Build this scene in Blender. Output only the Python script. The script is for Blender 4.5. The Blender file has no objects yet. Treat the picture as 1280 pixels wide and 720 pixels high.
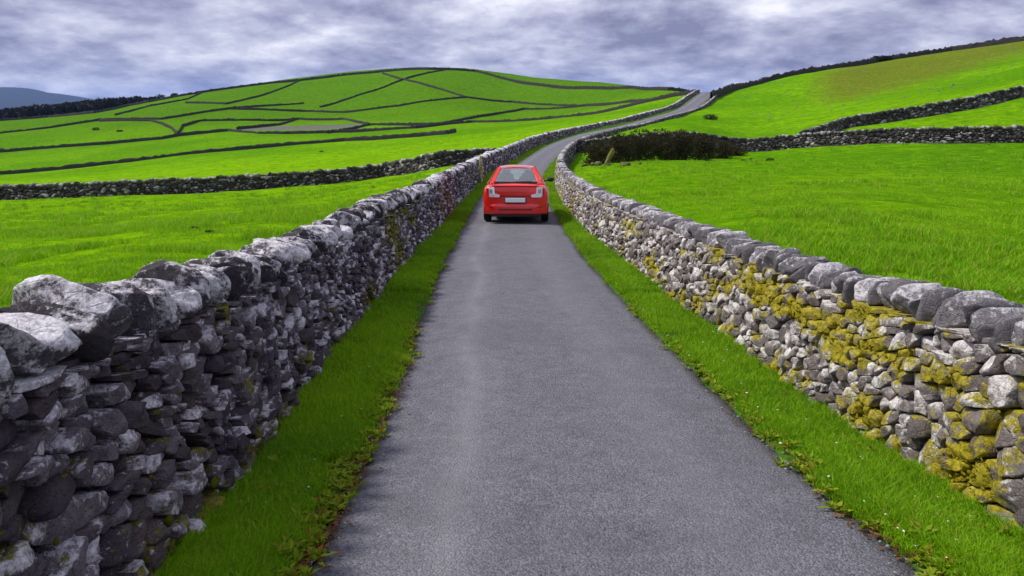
import bpy, math, random
import numpy as np
from mathutils import Vector, Matrix

random.seed(7)
RNG = np.random.default_rng(11)
PI = math.pi
COL = bpy.context.scene.collection

# ------------------------------------------------------------------ camera model (design-time measuring only)
F = 924.4
PITCH = math.atan(220 / F)
CP, SP = math.cos(PITCH), math.sin(PITCH)
EYE = 2.0


def ray(px, py):
    px = np.asarray(px, float); py = np.asarray(py, float)
    a = (px - 640) / F; b = (360 - py) / F
    return a, CP + b * SP, -SP + b * CP


def at(px, py, Y):
    dx, dy, dz = ray(px, py)
    t = Y / dy
    return dx * t, Y + 0 * dx, EYE + dz * t


# ------------------------------------------------------------------ numpy value noise
def _hash(ix, iy, iz, seed):
    h = (ix.astype(np.int64) * 374761393 + iy.astype(np.int64) * 668265263 + iz.astype(np.int64) * 2147483647 + seed * 1274126177)
    h &= 0xFFFFFFFF
    h = ((h ^ (h >> 13)) * 1274126177) & 0xFFFFFFFF
    h = ((h ^ (h >> 16)) * 2246822519) & 0xFFFFFFFF
    h = h ^ (h >> 15)
    return (h & 0xFFFF) / 32767.5 - 1.0


def vnoise(x, y, z=None, seed=0):
    x = np.asarray(x, float); y = np.asarray(y, float)
    z = np.zeros_like(x + y) if z is None else np.asarray(z, float)
    x, y, z = np.broadcast_arrays(x, y, z)
    x0 = np.floor(x); y0 = np.floor(y); z0 = np.floor(z)
    fx = x - x0; fy = y - y0; fz = z - z0
    fx = fx * fx * (3 - 2 * fx); fy = fy * fy * (3 - 2 * fy); fz = fz * fz * (3 - 2 * fz)
    r = 0
    for i in (0, 1):
        for j in (0, 1):
            for k in (0, 1):
                w = (fx if i else 1 - fx) * (fy if j else 1 - fy) * (fz if k else 1 - fz)
                r = r + w * _hash(x0 + i, y0 + j, z0 + k, seed)
    return r


def fbm(x, y, z=None, o=3, seed=0):
    r = 0; a = 1; s = 0
    z = 0 if z is None else z
    for i in range(o):
        r = r + a * vnoise(np.asarray(x) * 2 ** i, np.asarray(y) * 2 ** i, np.asarray(z) * 2 ** i, seed + i * 17)
        s += a; a *= .5
    return r / s * 1.5


def smooth(a, b, x):
    t = np.clip((x - a) / (b - a), 0, 1)
    return t * t * (3 - 2 * t)


# ------------------------------------------------------------------ object helpers
def props(o, label=None, cat=None, group=None, kind=None):
    if label: o['label'] = label
    if cat: o['category'] = cat
    if group: o['group'] = group
    if kind: o['kind'] = kind
    return o


def empty(name, loc, label, cat, group=None, rz=0):
    o = bpy.data.objects.new(name, None)
    COL.objects.link(o)
    o.location = loc; o.rotation_euler = (0, 0, rz)
    o.empty_display_size = .2
    return props(o, label, cat, group, 'thing')


def mesh_obj(name, co, faces, mat, parent=None, smoothf=True, attrs=None, loc=None, mats=None, midx=None):
    """faces: list of int arrays (n,3) or (n,4)"""
    me = bpy.data.meshes.new(name)
    co = np.asarray(co, np.float32).reshape(-1, 3)
    if loc is not None:
        co = co - np.asarray(loc, np.float32)
    if not isinstance(faces, (list, tuple)): faces = [faces]
    faces = [np.asarray(f, np.int32) for f in faces if len(f)]
    nl = sum(f.size for f in faces); nf = sum(len(f) for f in faces)
    me.vertices.add(len(co)); me.vertices.foreach_set('co', co.ravel())
    me.loops.add(nl); me.polygons.add(nf)
    me.loops.foreach_set('vertex_index', np.concatenate([f.ravel() for f in faces]))
    tot = np.concatenate([np.full(len(f), f.shape[1], np.int32) for f in faces])
    st = np.concatenate([[0], np.cumsum(tot)[:-1]]).astype(np.int32)
    me.polygons.foreach_set('loop_start', st)
    try:
        me.polygons.foreach_set('loop_total', tot)
    except Exception:
        pass
    me.polygons.foreach_set('use_smooth', np.full(nf, smoothf, bool))
    for m in (mats or [mat]):
        me.materials.append(m)
    if midx is not None:
        me.polygons.foreach_set('material_index', np.asarray(midx, np.int32))
    me.update(calc_edges=True)
    for k, v in (attrs or {}).items():
        at_ = me.attributes.new(k, 'FLOAT', 'POINT')
        at_.data.foreach_set('value', np.asarray(v, np.float32))
    o = bpy.data.objects.new(name, me)
    COL.objects.link(o)
    if loc is not None: o.location = loc
    if parent is not None:
        o.parent = parent
        # geometry handed over in world space
        if loc is None:
            o.matrix_parent_inverse = Matrix.Identity(4)
    return o


def world_child(name, co, faces, mat, parent, **k):
    """co in world space, parent an unrotated Empty"""
    co = np.asarray(co, float).reshape(-1, 3) - np.array(parent.location)
    return mesh_obj(name, co, faces, mat, parent, **k)


def grid_faces(nr, nc, wrap=False, off=0):
    r = np.arange(nr - 1)[:, None]; c = np.arange(nc if wrap else nc - 1)[None, :]
    a = r * nc + c; b = r * nc + (c + 1) % nc
    f = np.stack([a, b, b + nc, a + nc], -1).reshape(-1, 4)
    return f + off


# ------------------------------------------------------------------ materials
def mat_new(name):
    m = bpy.data.materials.new(name); m.use_nodes = True
    nt = m.node_tree; nt.nodes.clear()
    out = nt.nodes.new('ShaderNodeOutputMaterial')
    return m, nt, out


class NT:
    def __init__(s, name):
        s.m, s.t, s.out = mat_new(name)

    def n(s, typ, **k):
        nd = s.t.nodes.new(typ)
        for a, b in k.items():
            if a.startswith('i_'):
                nd.inputs[a[2:].replace('_', ' ')].default_value = b
            else:
                setattr(nd, a, b)
        return nd

    def l(s, a, b): s.t.links.new(a, b)

    def coords(s, kind='Object'):
        return s.n('ShaderNodeTexCoord').outputs[kind]

    def noise(s, vec, scale, detail=4, rough=.55, dist=0):
        nd = s.n('ShaderNodeTexNoise')
        nd.inputs['Scale'].default_value = scale; nd.inputs['Detail'].default_value = detail
        nd.inputs['Roughness'].default_value = rough; nd.inputs['Distortion'].default_value = dist
        if vec is not None: s.l(vec, nd.inputs['Vector'])
        return nd.outputs['Fac']

    def ramp(s, fac, stops, interp='LINEAR'):
        nd = s.n('ShaderNodeValToRGB'); cr = nd.color_ramp; cr.interpolation = interp
        while len(cr.elements) < len(stops): cr.elements.new(.5)
        for e, (p, c) in zip(cr.elements, stops):
            e.position = p
            e.color = (c, c, c, 1) if isinstance(c, (int, float)) else (*c, 1)
        s.l(fac, nd.inputs['Fac'])
        return nd.outputs['Color']

    def mix(s, fac, a, b, mode='MIX'):
        nd = s.n('ShaderNodeMix', data_type='RGBA', blend_type=mode)
        for sock, v in ((nd.inputs[0], fac), (nd.inputs[6], a), (nd.inputs[7], b)):
            if isinstance(v, (int, float)): sock.default_value = v
            elif isinstance(v, tuple): sock.default_value = (*v, 1)
            else: s.l(v, sock)
        return nd.outputs[2]

    def math(s, op, a, b=0.0, c=None):
        nd = s.n('ShaderNodeMath', operation=op)
        for i, v in enumerate((a, b) if c is None else (a, b, c)):
            if isinstance(v, (int, float)): nd.inputs[i].default_value = v
            else: s.l(v, nd.inputs[i])
        return nd.outputs[0]

    def attr(s, name):
        return s.n('ShaderNodeAttribute', attribute_name=name).outputs['Fac']

    def bump(s, h, strength=.5, dist=.02, normal=None):
        nd = s.n('ShaderNodeBump'); nd.inputs['Strength'].default_value = strength
        nd.inputs['Distance'].default_value = dist
        s.l(h, nd.inputs['Height'])
        if normal is not None: s.l(normal, nd.inputs['Normal'])
        return nd.outputs['Normal']

    def bsdf(s, col, rough=.9, spec=.3, normal=None, **k):
        p = s.n('ShaderNodeBsdfPrincipled')
        if isinstance(col, tuple): p.inputs['Base Color'].default_value = (*col, 1)
        else: s.l(col, p.inputs['Base Color'])
        if isinstance(rough, (int, float)): p.inputs['Roughness'].default_value = rough
        else: s.l(rough, p.inputs['Roughness'])
        p.inputs['Specular IOR Level'].default_value = spec
        for a, b in k.items():
            p.inputs[a.replace('_', ' ')].default_value = b
        if normal is not None: s.l(normal, p.inputs['Normal'])
        s.l(p.outputs[0], s.out.inputs['Surface'])
        return p


def simple_mat(name, col, rough=.5, spec=.5, **k):
    t = NT(name); v = t.coords()
    c = t.mix(t.math('MULTIPLY', t.noise(v, 9, 3), .18), col, tuple(x * .8 for x in col))
    t.bsdf(c, rough, spec, **k)
    return t.m


def stone_mat(name, dark, light, lichen, moss, lich_amt, moss_amt, lich_scale=9):
    t = NT(name); v = t.coords()
    tint = t.attr('tint'); ms = t.attr('moss')
    base = t.mix(tint, dark, light)
    n1 = t.noise(v, 14, 5, .65)
    base = t.mix(t.ramp(n1, [(.3, .0), (.75, .75)]), base, tuple(x * .45 for x in dark))
    warm = t.noise(v, 3.1, 2)
    base = t.mix(t.ramp(warm, [(.5, 0.0), (.75, .35)]), base, (.20, .15, .11))
    n2 = t.noise(v, lich_scale, 6, .75, .3)
    geo = t.n('ShaderNodeNewGeometry')
    sep = t.n('ShaderNodeSeparateXYZ'); t.l(geo.outputs['Normal'], sep.inputs[0])
    up = t.math('MULTIPLY', sep.outputs[2], .10)
    lfac = t.ramp(t.math('ADD', t.math('ADD', n2, up), t.math('ADD', t.math('MULTIPLY', t.math('SUBTRACT', tint, .35), .20), t.math('MULTIPLY', t.math('SUBTRACT', t.noise(v, 48, 4, .75), .5), .30))),
                  [(.66 - lich_amt, 0.0), (.72 - lich_amt, .55), (.82 - lich_amt, .95)])
    n2b = t.noise(v, 55, 3, .7)
    lich = t.mix(t.ramp(n2b, [(.42, 0.0), (.66, .85)]), lichen, tuple(x * .45 for x in lichen))
    pit = t.ramp(t.noise(v, 95, 3, .8), [(.34, .75), (.48, 0.0)])
    base = t.mix(pit, base, tuple(x * .4 for x in dark))
    c = t.mix(lfac, base, lich)
    # moss
    n3 = t.noise(v, 7, 5, .7)
    mf = t.math('ADD', t.math('MULTIPLY', ms, 1.0), t.math('MULTIPLY', t.math('SUBTRACT', n3, .5), 1.6))
    mf = t.math('ADD', mf, t.math('MULTIPLY', t.math('SUBTRACT', t.noise(v, 60, 3, .8), .5), .5))
    mf = t.math('ADD', mf, t.math('MULTIPLY', sep.outputs[2], .12))
    mfac = t.ramp(mf, [(.62 - moss_amt, 0.0), (.74 - moss_amt, .95)])
    n4 = t.noise(v, 38, 4, .7)
    mc = t.mix(t.ramp(n4, [(.3, 0.0), (.7, 1.0)]), tuple(x * .25 for x in moss), tuple(min(1, x * 1.25) for x in moss))
    c = t.mix(mfac, c, mc)
    nb = t.noise(v, 60, 5, .7)
    n5 = t.noise(v, 22, 6, .75)
    vor = t.n('ShaderNodeTexVoronoi', feature='DISTANCE_TO_EDGE'); vor.inputs['Scale'].default_value = 16
    t.l(v, vor.inputs['Vector'])
    crack = t.ramp(vor.outputs['Distance'], [(0, 0.0), (.06, 1.0)])
    h = t.math('ADD', t.math('ADD', t.math('MULTIPLY', nb, .45), n5), t.math('MULTIPLY', crack, .18))
    b = t.bump(h, .9, .020)
    t.bsdf(c, .93, .2, b)
    return t.m


def grass_blade_mat(name, a, b, dry=(.30, .24, .05)):
    t = NT(name)
    c = t.mix(t.attr('tint'), a, b)
    dr = t.ramp(t.attr('dry'), [(.86, 0.0), (.95, .9)])
    c = t.mix(dr, c, dry)
    p = t.n('ShaderNodeBsdfPrincipled')
    t.l(c, p.inputs['Base Color']); p.inputs['Roughness'].default_value = .6
    p.inputs['Specular IOR Level'].default_value = .18
    tr = t.n('ShaderNodeBsdfTranslucent'); t.l(c, tr.inputs['Color'])
    mx = t.n('ShaderNodeMixShader'); mx.inputs[0].default_value = .38
    t.l(p.outputs[0], mx.inputs[1]); t.l(tr.outputs[0], mx.inputs[2])
    t.l(mx.outputs[0], t.out.inputs['Surface'])
    return t.m


M = {}
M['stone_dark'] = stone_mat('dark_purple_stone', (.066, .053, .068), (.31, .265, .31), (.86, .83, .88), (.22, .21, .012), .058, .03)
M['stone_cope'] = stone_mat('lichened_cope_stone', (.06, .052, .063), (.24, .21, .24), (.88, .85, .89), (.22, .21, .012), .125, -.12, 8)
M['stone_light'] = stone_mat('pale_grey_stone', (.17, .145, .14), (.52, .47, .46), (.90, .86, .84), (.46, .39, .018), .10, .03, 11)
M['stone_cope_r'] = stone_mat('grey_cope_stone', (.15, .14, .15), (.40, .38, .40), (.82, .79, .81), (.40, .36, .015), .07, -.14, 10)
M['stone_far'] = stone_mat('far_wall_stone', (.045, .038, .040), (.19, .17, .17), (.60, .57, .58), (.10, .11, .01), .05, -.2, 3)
M['stone_distant'] = simple_mat('distant_wall_stone', (.052, .047, .046), .95, .1)


def moss_mat(name, c1, c2):
    t = NT(name); v = t.coords()
    n = t.noise(v, 30, 5, .7)
    c = t.mix(t.ramp(n, [(.3, 0.0), (.7, 1.0)]), c1, c2)
    big = t.noise(v, 3.3, 3, .6)
    c = t.mix(t.ramp(big, [(.4, 0.0), (.6, .55)]), c, tuple(x * y for x, y in zip(c2, (.45, .62, .6))))
    n2 = t.noise(v, 150, 3, .7)
    t.bsdf(c, .95, .1, t.bump(t.math('ADD', n2, n), .9, .015))
    return t.m


M['moss_olive'] = moss_mat('olive_moss', (.04, .038, .006), (.17, .17, .01))
M['moss_yellow'] = moss_mat('yellow_moss', (.12, .075, .008), (.50, .40, .016))

G_A, G_B = (.075, .245, .006), (.19, .44, .010)
M['grass_verge'] = grass_blade_mat('verge_grass_blades', (.10, .30, .004), (.35, .62, .008))
M['grass_field'] = grass_blade_mat('field_grass_blades', (.16, .38, .004), (.33, .60, .008), (.42, .36, .06))
M['weed'] = grass_blade_mat('weed_leaf', (.12, .25, .01), (.33, .42, .02), (.30, .14, .02))


def terrain_mat():
    t = NT('pasture'); v = t.coords()
    n1 = t.noise(v, .035, 4, .55)
    n2 = t.noise(v, .4, 5, .6)
    n3 = t.noise(v, 3.5, 6, .7)
    n4 = t.noise(v, 26, 4, .7)
    c = t.mix(t.ramp(n1, [(.42, 0.0), (.58, 1.0)]), (.105, .30, .004), (.22, .47, .004))
    c = t.mix(t.attr('lush'), c, t.mix(t.ramp(n2, [(.3, 0.0), (.7, 1.0)]), (.25, .52, .003), (.33, .61, .004)))
    c = t.mix(t.ramp(n2, [(.42, 0.0), (.66, .6)]), c, (.085, .225, .005))
    c = t.mix(t.ramp(n3, [(.35, .55), (.55, 0.0)]), c, (.08, .22, .005))
    c = t.mix(t.ramp(n4, [(.3, .5), (.6, 0.0)]), c, (.08, .21, .005))
    hill = t.attr('hill')                      # darker sheep-grazed turf of the far hill
    c = t.mix(t.math('MULTIPLY', hill, .85), c, t.mix(t.ramp(n2, [(.35, 0.0), (.65, 1.0)]), (.045, .125, .008), (.085, .20, .008)))
    heath = t.math('ADD', t.attr('heath'), t.math('MULTIPLY', t.math('SUBTRACT', t.noise(v, .24, 8, .8), .5), 1.5))
    c = t.mix(t.ramp(heath, [(.35, 0.0), (.95, .8)]), c, (.15, .135, .022))
    n6 = t.noise(v, 1.3, 7, .72)
    c = t.mix(t.ramp(n6, [(.38, .70), (.52, 0.0), (.60, 0.0), (.75, .0)]), c, (.06, .17, .005))
    c = t.mix(t.ramp(n6, [(.54, 0.0), (.68, .6)]), c, (.30, .47, .012))
    yel = t.math('ADD', t.attr('yellowing'), t.math('MULTIPLY', t.math('SUBTRACT', t.noise(v, .9, 6, .7), .5), 1.6))
    c = t.mix(t.ramp(yel, [(.5, 0.0), (.9, .7)]), c, (.30, .36, .015))
    bare = t.attr('bare')
    c = t.mix(t.ramp(t.math('ADD', bare, t.math('MULTIPLY', t.math('SUBTRACT', n2, .5), .8)), [(.5, 0.0), (.6, .9)]), c, (.16, .14, .15))
    h = t.math('ADD', t.math('MULTIPLY', n3, 1.6), t.math('MULTIPLY', n4, .5))
    t.bsdf(c, .95, .0, t.bump(h, .8, .14))
    return t.m


def soil_mat():
    t = NT('verge_soil'); v = t.coords()
    n = t.noise(v, 18, 6, .7); n2 = t.noise(v, 3, 3)
    c = t.mix(t.ramp(n, [(.35, 0.0), (.6, 1.0)]), (.045, .07, .012), (.05, .17, .008))
    c = t.mix(t.ramp(n2, [(.5, 0.0), (.7, .5)]), c, (.10, .07, .03))
    t.bsdf(c, .95, .1, t.bump(n, .8, .03))
    return t.m


def asphalt_mat():
    t = NT('worn_asphalt'); v = t.coords()
    uvx = t.attr('across')
    n0 = t.noise(v, .55, 4, .6)
    n1 = t.noise(v, 75, 3, .8)
    n2 = t.noise(v, 6, 5, .7)
    vor = t.n('ShaderNodeTexVoronoi', feature='F1'); vor.inputs['Scale'].default_value = 105
    t.l(v, vor.inputs['Vector'])
    stone = t.n('ShaderNodeSeparateColor'); t.l(vor.outputs['Color'], stone.inputs[0])
    c = t.mix(stone.outputs[0], (.120, .121, .142), (.262, .266, .312))
    c = t.mix(t.ramp(n1, [(.35, .6), (.6, 0.0)]), c, (.05, .048, .058))
    c = t.mix(t.ramp(n2, [(.35, .35), (.65, 0.0)]), c, (.05, .048, .056))
    # pale worn wheel track left of centre, darker crown
    wob = t.math('ADD', uvx, t.math('MULTIPLY', t.math('SUBTRACT', n0, .5), .35))
    tr = t.ramp(t.math('ABSOLUTE', t.math('ADD', wob, .53)), [(0.0, .36), (.10, .12), (.25, 0.0)])
    c = t.mix(tr, c, (.30, .29, .32))
    tr2 = t.ramp(t.math('ABSOLUTE', t.math('SUBTRACT', wob, .45)), [(0.0, .22), (.3, 0.0)])
    c = t.mix(tr2, c, (.24, .23, .27))
    pat = t.noise(v, .8, 3, .5, .6)
    c = t.mix(t.ramp(pat, [(.36, .30), (.44, 0.0), (.60, 0.0), (.68, .22)]), c, (.10, .098, .115))
    vc = t.n('ShaderNodeTexVoronoi', feature='DISTANCE_TO_EDGE'); vc.inputs['Scale'].default_value = .8
    wv_ = t.n('ShaderNodeVectorMath', operation='ADD'); nv_ = t.n('ShaderNodeTexNoise'); nv_.inputs['Scale'].default_value = 4; nv_.inputs['Detail'].default_value = 5
    t.l(v, nv_.inputs['Vector']); t.l(v, wv_.inputs[0]); t.l(nv_.outputs['Color'], wv_.inputs[1]); t.l(wv_.outputs[0], vc.inputs['Vector'])
    ck = t.math('MULTIPLY', t.ramp(vc.outputs['Distance'], [(0, .6), (.006, 0.0)]), t.ramp(t.noise(v, .5, 2), [(.5, 0.0), (.6, 1.0)]))
    c = t.mix(ck, c, (.03, .03, .035))
    edge = t.ramp(t.math('ADD', t.math('ABSOLUTE', uvx), t.math('MULTIPLY', t.math('SUBTRACT', n2, .5), .22)), [(.90, 0.0), (1.0, .75)])
    c = t.mix(edge, c, (.055, .048, .03))
    h = t.math('SUBTRACT', t.math('MULTIPLY', n1, .6), vor.outputs['Distance'])
    t.bsdf(c, .82, .35, t.bump(h, .9, .008))
    return t.m


M['terrain'] = terrain_mat(); M['soil'] = soil_mat(); M['asphalt'] = asphalt_mat()
M['dark_foliage'] = grass_blade_mat('bramble_leaf', (.018, .015, .007), (.060, .048, .016), (.07, .10, .015))
M['wood_foliage'] = grass_blade_mat('distant_wood_leaf', (.010, .014, .010), (.028, .026, .018), (.03, .03, .02))
M['tussock'] = grass_blade_mat('dark_tussock_leaf', (.03, .075, .008), (.08, .15, .01))
M['bark'] = simple_mat('bark', (.05, .035, .025), .9, .1)
M['leaf_litter'] = grass_blade_mat('dead_leaf', (.08, .035, .015), (.26, .13, .04))
M['chip'] = simple_mat('stone_chip', (.27, .25, .25), .9, .2)
M['petal'] = simple_mat('white_petal', (.8, .8, .76), .7, .2)


# ------------------------------------------------------------------ road line and ground height
PY = np.array([-40, -10, 0, 2.5, 4, 6, 8, 10, 12.4, 15.5, 20, 27, 40, 58, 72, 85, 98, 115, 135, 155, 164, 180, 230])
PZ = np.array([3.6, 1.25, .56, .285, .08, -.07, -.19, -.29, -.42, -.57, -.75, -1.0, -1.32, -1.42, -.95, -.40, .15, 1.25, 2.65, 5.3, 6.15, 6.0, 4.0])
CY = np.array([-40, -10, 0, 3, 5, 7.8, 10, 12.4, 15.5, 20, 27, 35, 45, 58, 65, 72, 85, 98, 115, 135, 155, 164, 190, 230])
CX = np.array([.56, .43, .375, .36, .32, .20, .12, .06, .03, .02, .05, .25, .95, 2.35, 3.5, 5.1, 9.3, 15.0, 22.8, 31.2, 39.2, 42.6, 52, 68])


def tabulate(xs, ys):
    """smooth spline through knots, tabulated"""
    n = len(xs); m = np.zeros(n)
    d = np.diff(ys) / np.diff(xs)
    m[1:-1] = (d[:-1] * np.diff(xs)[1:] + d[1:] * np.diff(xs)[:-1]) / (xs[2:] - xs[:-2]); m[0] = d[0]; m[-1] = d[-1]
    X = np.linspace(xs[0], xs[-1], 2701)
    i = np.clip(np.searchsorted(xs, X) - 1, 0, n - 2)
    h = xs[i + 1] - xs[i]; t = (X - xs[i]) / h
    Y = (2 * t ** 3 - 3 * t ** 2 + 1) * ys[i] + (t ** 3 - 2 * t ** 2 + t) * h * m[i] + (-2 * t ** 3 + 3 * t ** 2) * ys[i + 1] + (t ** 3 - t ** 2) * h * m[i + 1]
    return X, Y


_TZ = tabulate(PY, PZ); _TX = tabulate(CY, CX)


def rz_(Y): return np.interp(Y, *_TZ)
def xc_(Y): return np.interp(Y, *_TX)
def cosr(Y):
    s = (xc_(np.asarray(Y) + .5) - xc_(np.asarray(Y) - .5))
    return 1 / np.sqrt(1 + s * s)


# pixel x, pixel y, distance : ground sightings read off the photograph
CTRL = """
0 385 7  -300 420 7  -700 420 9  0 320 12  -300 330 13  250 300 12.5  400 268 18  500 233 30  430 246 27  150 285 19
0 251 50  134 246 50  269 240 50  430 230 50  500 222 50  560 206 50  -300 262 50 -800 280 50
0 218 150  134 206 155  269 189 160  430 176 165  568 167 150  -300 228 150  -800 240 150  620 176 105  560 190 85  300 212 95  0 232 95
0 188 215  222 168 225  430 164 215  -300 196 215  -900 200 215
0 167 270  124 149 290  285 136 305  430 142 290  -300 178 270  -900 185 270
0 151 400  118 141 400  188 127 420  252 115 430  336 104 430  430 94 420  537 86.6 400  581 88.5 398  612 93 390  642 101 375  681 107 345  735 108.5 322  791 110 295  830 112 262  861 114.5 225  612 105 365 642 118 335  700 120 315  760 120 285  800 121 255  840 122 215  556 105 345  480 112 350  450 145 270
-300 162 400  -900 168 400
583 122 310  501 100 360  400 134 320  693 132 290  732 132 270  595 146 250  693 148 205  751 142 185  548 155 220
0 156 650  252 128 650  537 110 650  642 118 600  715 120 550  791 122 500  830 123 440  861 124 400 -600 165 650
0 146 1500 537 140 1500 800 140 1200 -600 146 1500
1280 372 8  1000 300 11.5  1400 380 8.5  1900 420 9  1150 255 18  900 252 19  800 226 29  745 208 42  1280 240 24  1600 260 24
1280 176 54  1090 179 58  991 184 62  919 188 64  850 199 52  1000 215 38  1600 178 54  2100 190 54
870 168 70  845 158 82  870 146 105  1057 161 74  1188 140 74  1280 121 74  1600 80 74  920 172 84  1000 150 96  1100 130 100
885 127 150  919 112 165  991 94.5 185  1090 79 215  1188 64.5 240  1280 51 262  1600 5 262  950 140 125  1050 112 150  1200 90 150
885 125 230  900 125 300  1090 100 350  1280 80 400  1600 40 400  1280 120 900  1000 135 900  1700 120 900
"""
_c = np.array([float(x) for x in CTRL.split()]).reshape(-1, 3)
_X, _Y, _Z = at(_c[:, 0], _c[:, 1], _c[:, 2])
_pts = [np.stack([_X, _Y, _Z], 1)]
for y in (-38, -20, -8, -3, 0, 2.5, 5, 8, 12, 16, 20, 27, 35, 45, 58, 68, 78, 95, 115, 135, 150, 164, 176):
    for s in (-2.2, 2.2):
        _pts.append([[xc_(y) + s / cosr(y), y, rz_(y) + (.06 if s > 0 and y < 45 else .0)]])
for s in (-60, -20, -8, 8, 20, 60):
    _pts.append([[s, -25, 2.3], [s, -5, .95 + (.25 if s > 0 else -.1 + s * .02)]])
for a in np.linspace(-1.3, 1.3, 7):
    _pts.append([[4000 * math.sin(a), 4000 * math.cos(a), 1.0]])
_pts = np.concatenate([np.asarray(p, float).reshape(-1, 3) for p in _pts])


def _st(X, Y): return 1.25 * np.arcsinh(2.2 * np.asarray(X) / np.sqrt(np.asarray(Y) ** 2 + 64.0)), np.arcsinh(np.asarray(Y) / 10)
def _scale(X, Y): return np.sqrt(np.asarray(X) ** 2 + np.asarray(Y) ** 2 + 144)
def _phi(r2): return .5 * r2 * np.log(r2 + 1e-12)


_s, _t = _st(_pts[:, 0], _pts[:, 1])
_v = _pts[:, 2] / _scale(_pts[:, 0], _pts[:, 1])
_n = len(_s)
_K = _phi((_s[:, None] - _s) ** 2 + (_t[:, None] - _t) ** 2) + np.eye(_n) * 3e-3
_A = np.zeros((_n + 3, _n + 3)); _A[:_n, :_n] = _K; _A[:_n, _n:] = np.stack([np.ones(_n), _s, _t], 1); _A[_n:, :_n] = _A[:_n, _n:].T
_w = np.linalg.solve(_A, np.concatenate([_v, [0, 0, 0]]))


def tps(X, Y):
    X = np.asarray(X, float); Y = np.asarray(Y, float)
    sh = np.broadcast(X, Y).shape
    X, Y = np.broadcast_arrays(X, Y); X = X.ravel(); Y = Y.ravel()
    s, t = _st(X, Y); out = np.zeros(len(s))
    for i in range(0, len(s), 20000):
        a, b = s[i:i + 20000], t[i:i + 20000]
        out[i:i + 20000] = _phi((a[:, None] - _s) ** 2 + (b[:, None] - _t) ** 2) @ _w[:_n] + _w[_n] + _w[_n + 1] * a + _w[_n + 2] * b
    return (out * _scale(X, Y)).reshape(sh)


def dist_road(X, Y):
    return np.abs(X - xc_(Y)) * cosr(Y)


def ground(X, Y, fine=True):
    d = dist_road(X, Y)
    w = smooth(1.7, 3.2, d)
    w = np.where(np.asarray(Y) > 185, smooth(185, 230, np.asarray(Y)) * (1 - w) + w, w)
    z = rz_(Y) + .015 + .01 * smooth(1.15, 1.7, d)
    Z = z * (1 - w) + tps(X, Y) * w
    if fine:
        r = np.sqrt(np.asarray(X) ** 2 + np.asarray(Y) ** 2)
        k = smooth(1.2, 2.2, d)
        Z = Z + k * (.045 * fbm(X / 1.3, np.asarray(Y) / 1.3, seed=3) + smooth(15, 60, r) * .22 * fbm(X / 14, np.asarray(Y) / 14, seed=5))
    return Z


def hit(px, py, y0=25.0, y1=900.0):
    """where a sight line meets the ground"""
    dx, dy, dz = [float(q) for q in ray(px, py)]
    Ys = np.geomspace(y0, y1, 700)
    f = EYE + dz * Ys / dy - ground(dx * Ys / dy, Ys, False)
    i = np.argmax(f < 0)
    if f[i] >= 0:
        i = int(np.argmin(f)); Y = Ys[i]
    else:
        Y = Ys[i] if i == 0 else Ys[i - 1] + (Ys[i] - Ys[i - 1]) * f[i - 1] / (f[i - 1] - f[i])
    return dx * Y / dy, Y


# ------------------------------------------------------------------ terrain sheet (columns follow the road)
offs = [0, .6, 1.1, 1.4, 1.6, 1.75, 1.95, 2.15, 2.4]
while offs[-1] < 4200: offs.append(offs[-1] * 1.035 + .06)
offs = np.array([-o for o in offs[:0:-1]] + offs)
ys = [-40.0]
while ys[-1] < 4500: ys.append(ys[-1] + max(.30, abs(ys[-1]) * .018))
ys = np.array(ys)
GY = np.repeat(ys[:, None], len(offs), 1)
GX = xc_(GY) + offs[None, :] / cosr(GY)
GZ = ground(GX, GY)
d = np.abs(offs)[None, :] * np.ones_like(GY)
GZ = GZ - (.22 + .0015 * np.clip(GY, 0, 200)) * (1 - smooth(1.65, 1.95, d)) * (1 - smooth(176, 186, GY))
hill = (smooth(130, 200, GY) * .35 + smooth(205, 300, GY) * .65) * smooth(.30, .22, GX / np.maximum(GY, 1))
hx, hy, hz = GX, GY, GZ
yp = 360 + F * np.where(GY > 5, 0, 0)
rat = GX / np.maximum(GY, 1)
heath = np.exp(-((GY / (165 + 250 * (rat - .302)) - .84) / .27) ** 2) * smooth(.33, .45, rat) * smooth(60, 100, GY) * 1.2 - .05
yellow = smooth(2, 6, GX) * smooth(45, 20, GY) * .25 + smooth(0, 3, GX - xc_(GY) - 2) * smooth(14, 8, GX - xc_(GY)) * smooth(60, 20, GY) * .25
lush = smooth(2, -1, GX - xc_(GY)) * smooth(150, 100, GY) * .9
bx, by = hit(375, 160)
bare = smooth(1.0, .4, np.sqrt(((GX - bx) / 38) ** 2 + ((GY - by) / 16) ** 2)) * .7
mesh_o = mesh_obj('ground', np.stack([GX, GY, GZ], -1), grid_faces(len(ys), len(offs)), M['terrain'],
                  attrs=dict(hill=hill.ravel(), heath=heath.ravel(), yellowing=yellow.ravel(), bare=bare.ravel(), lush=lush.ravel()))
props(mesh_o, 'bright green pasture rolling away over the hills', 'ground', kind='structure')

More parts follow.
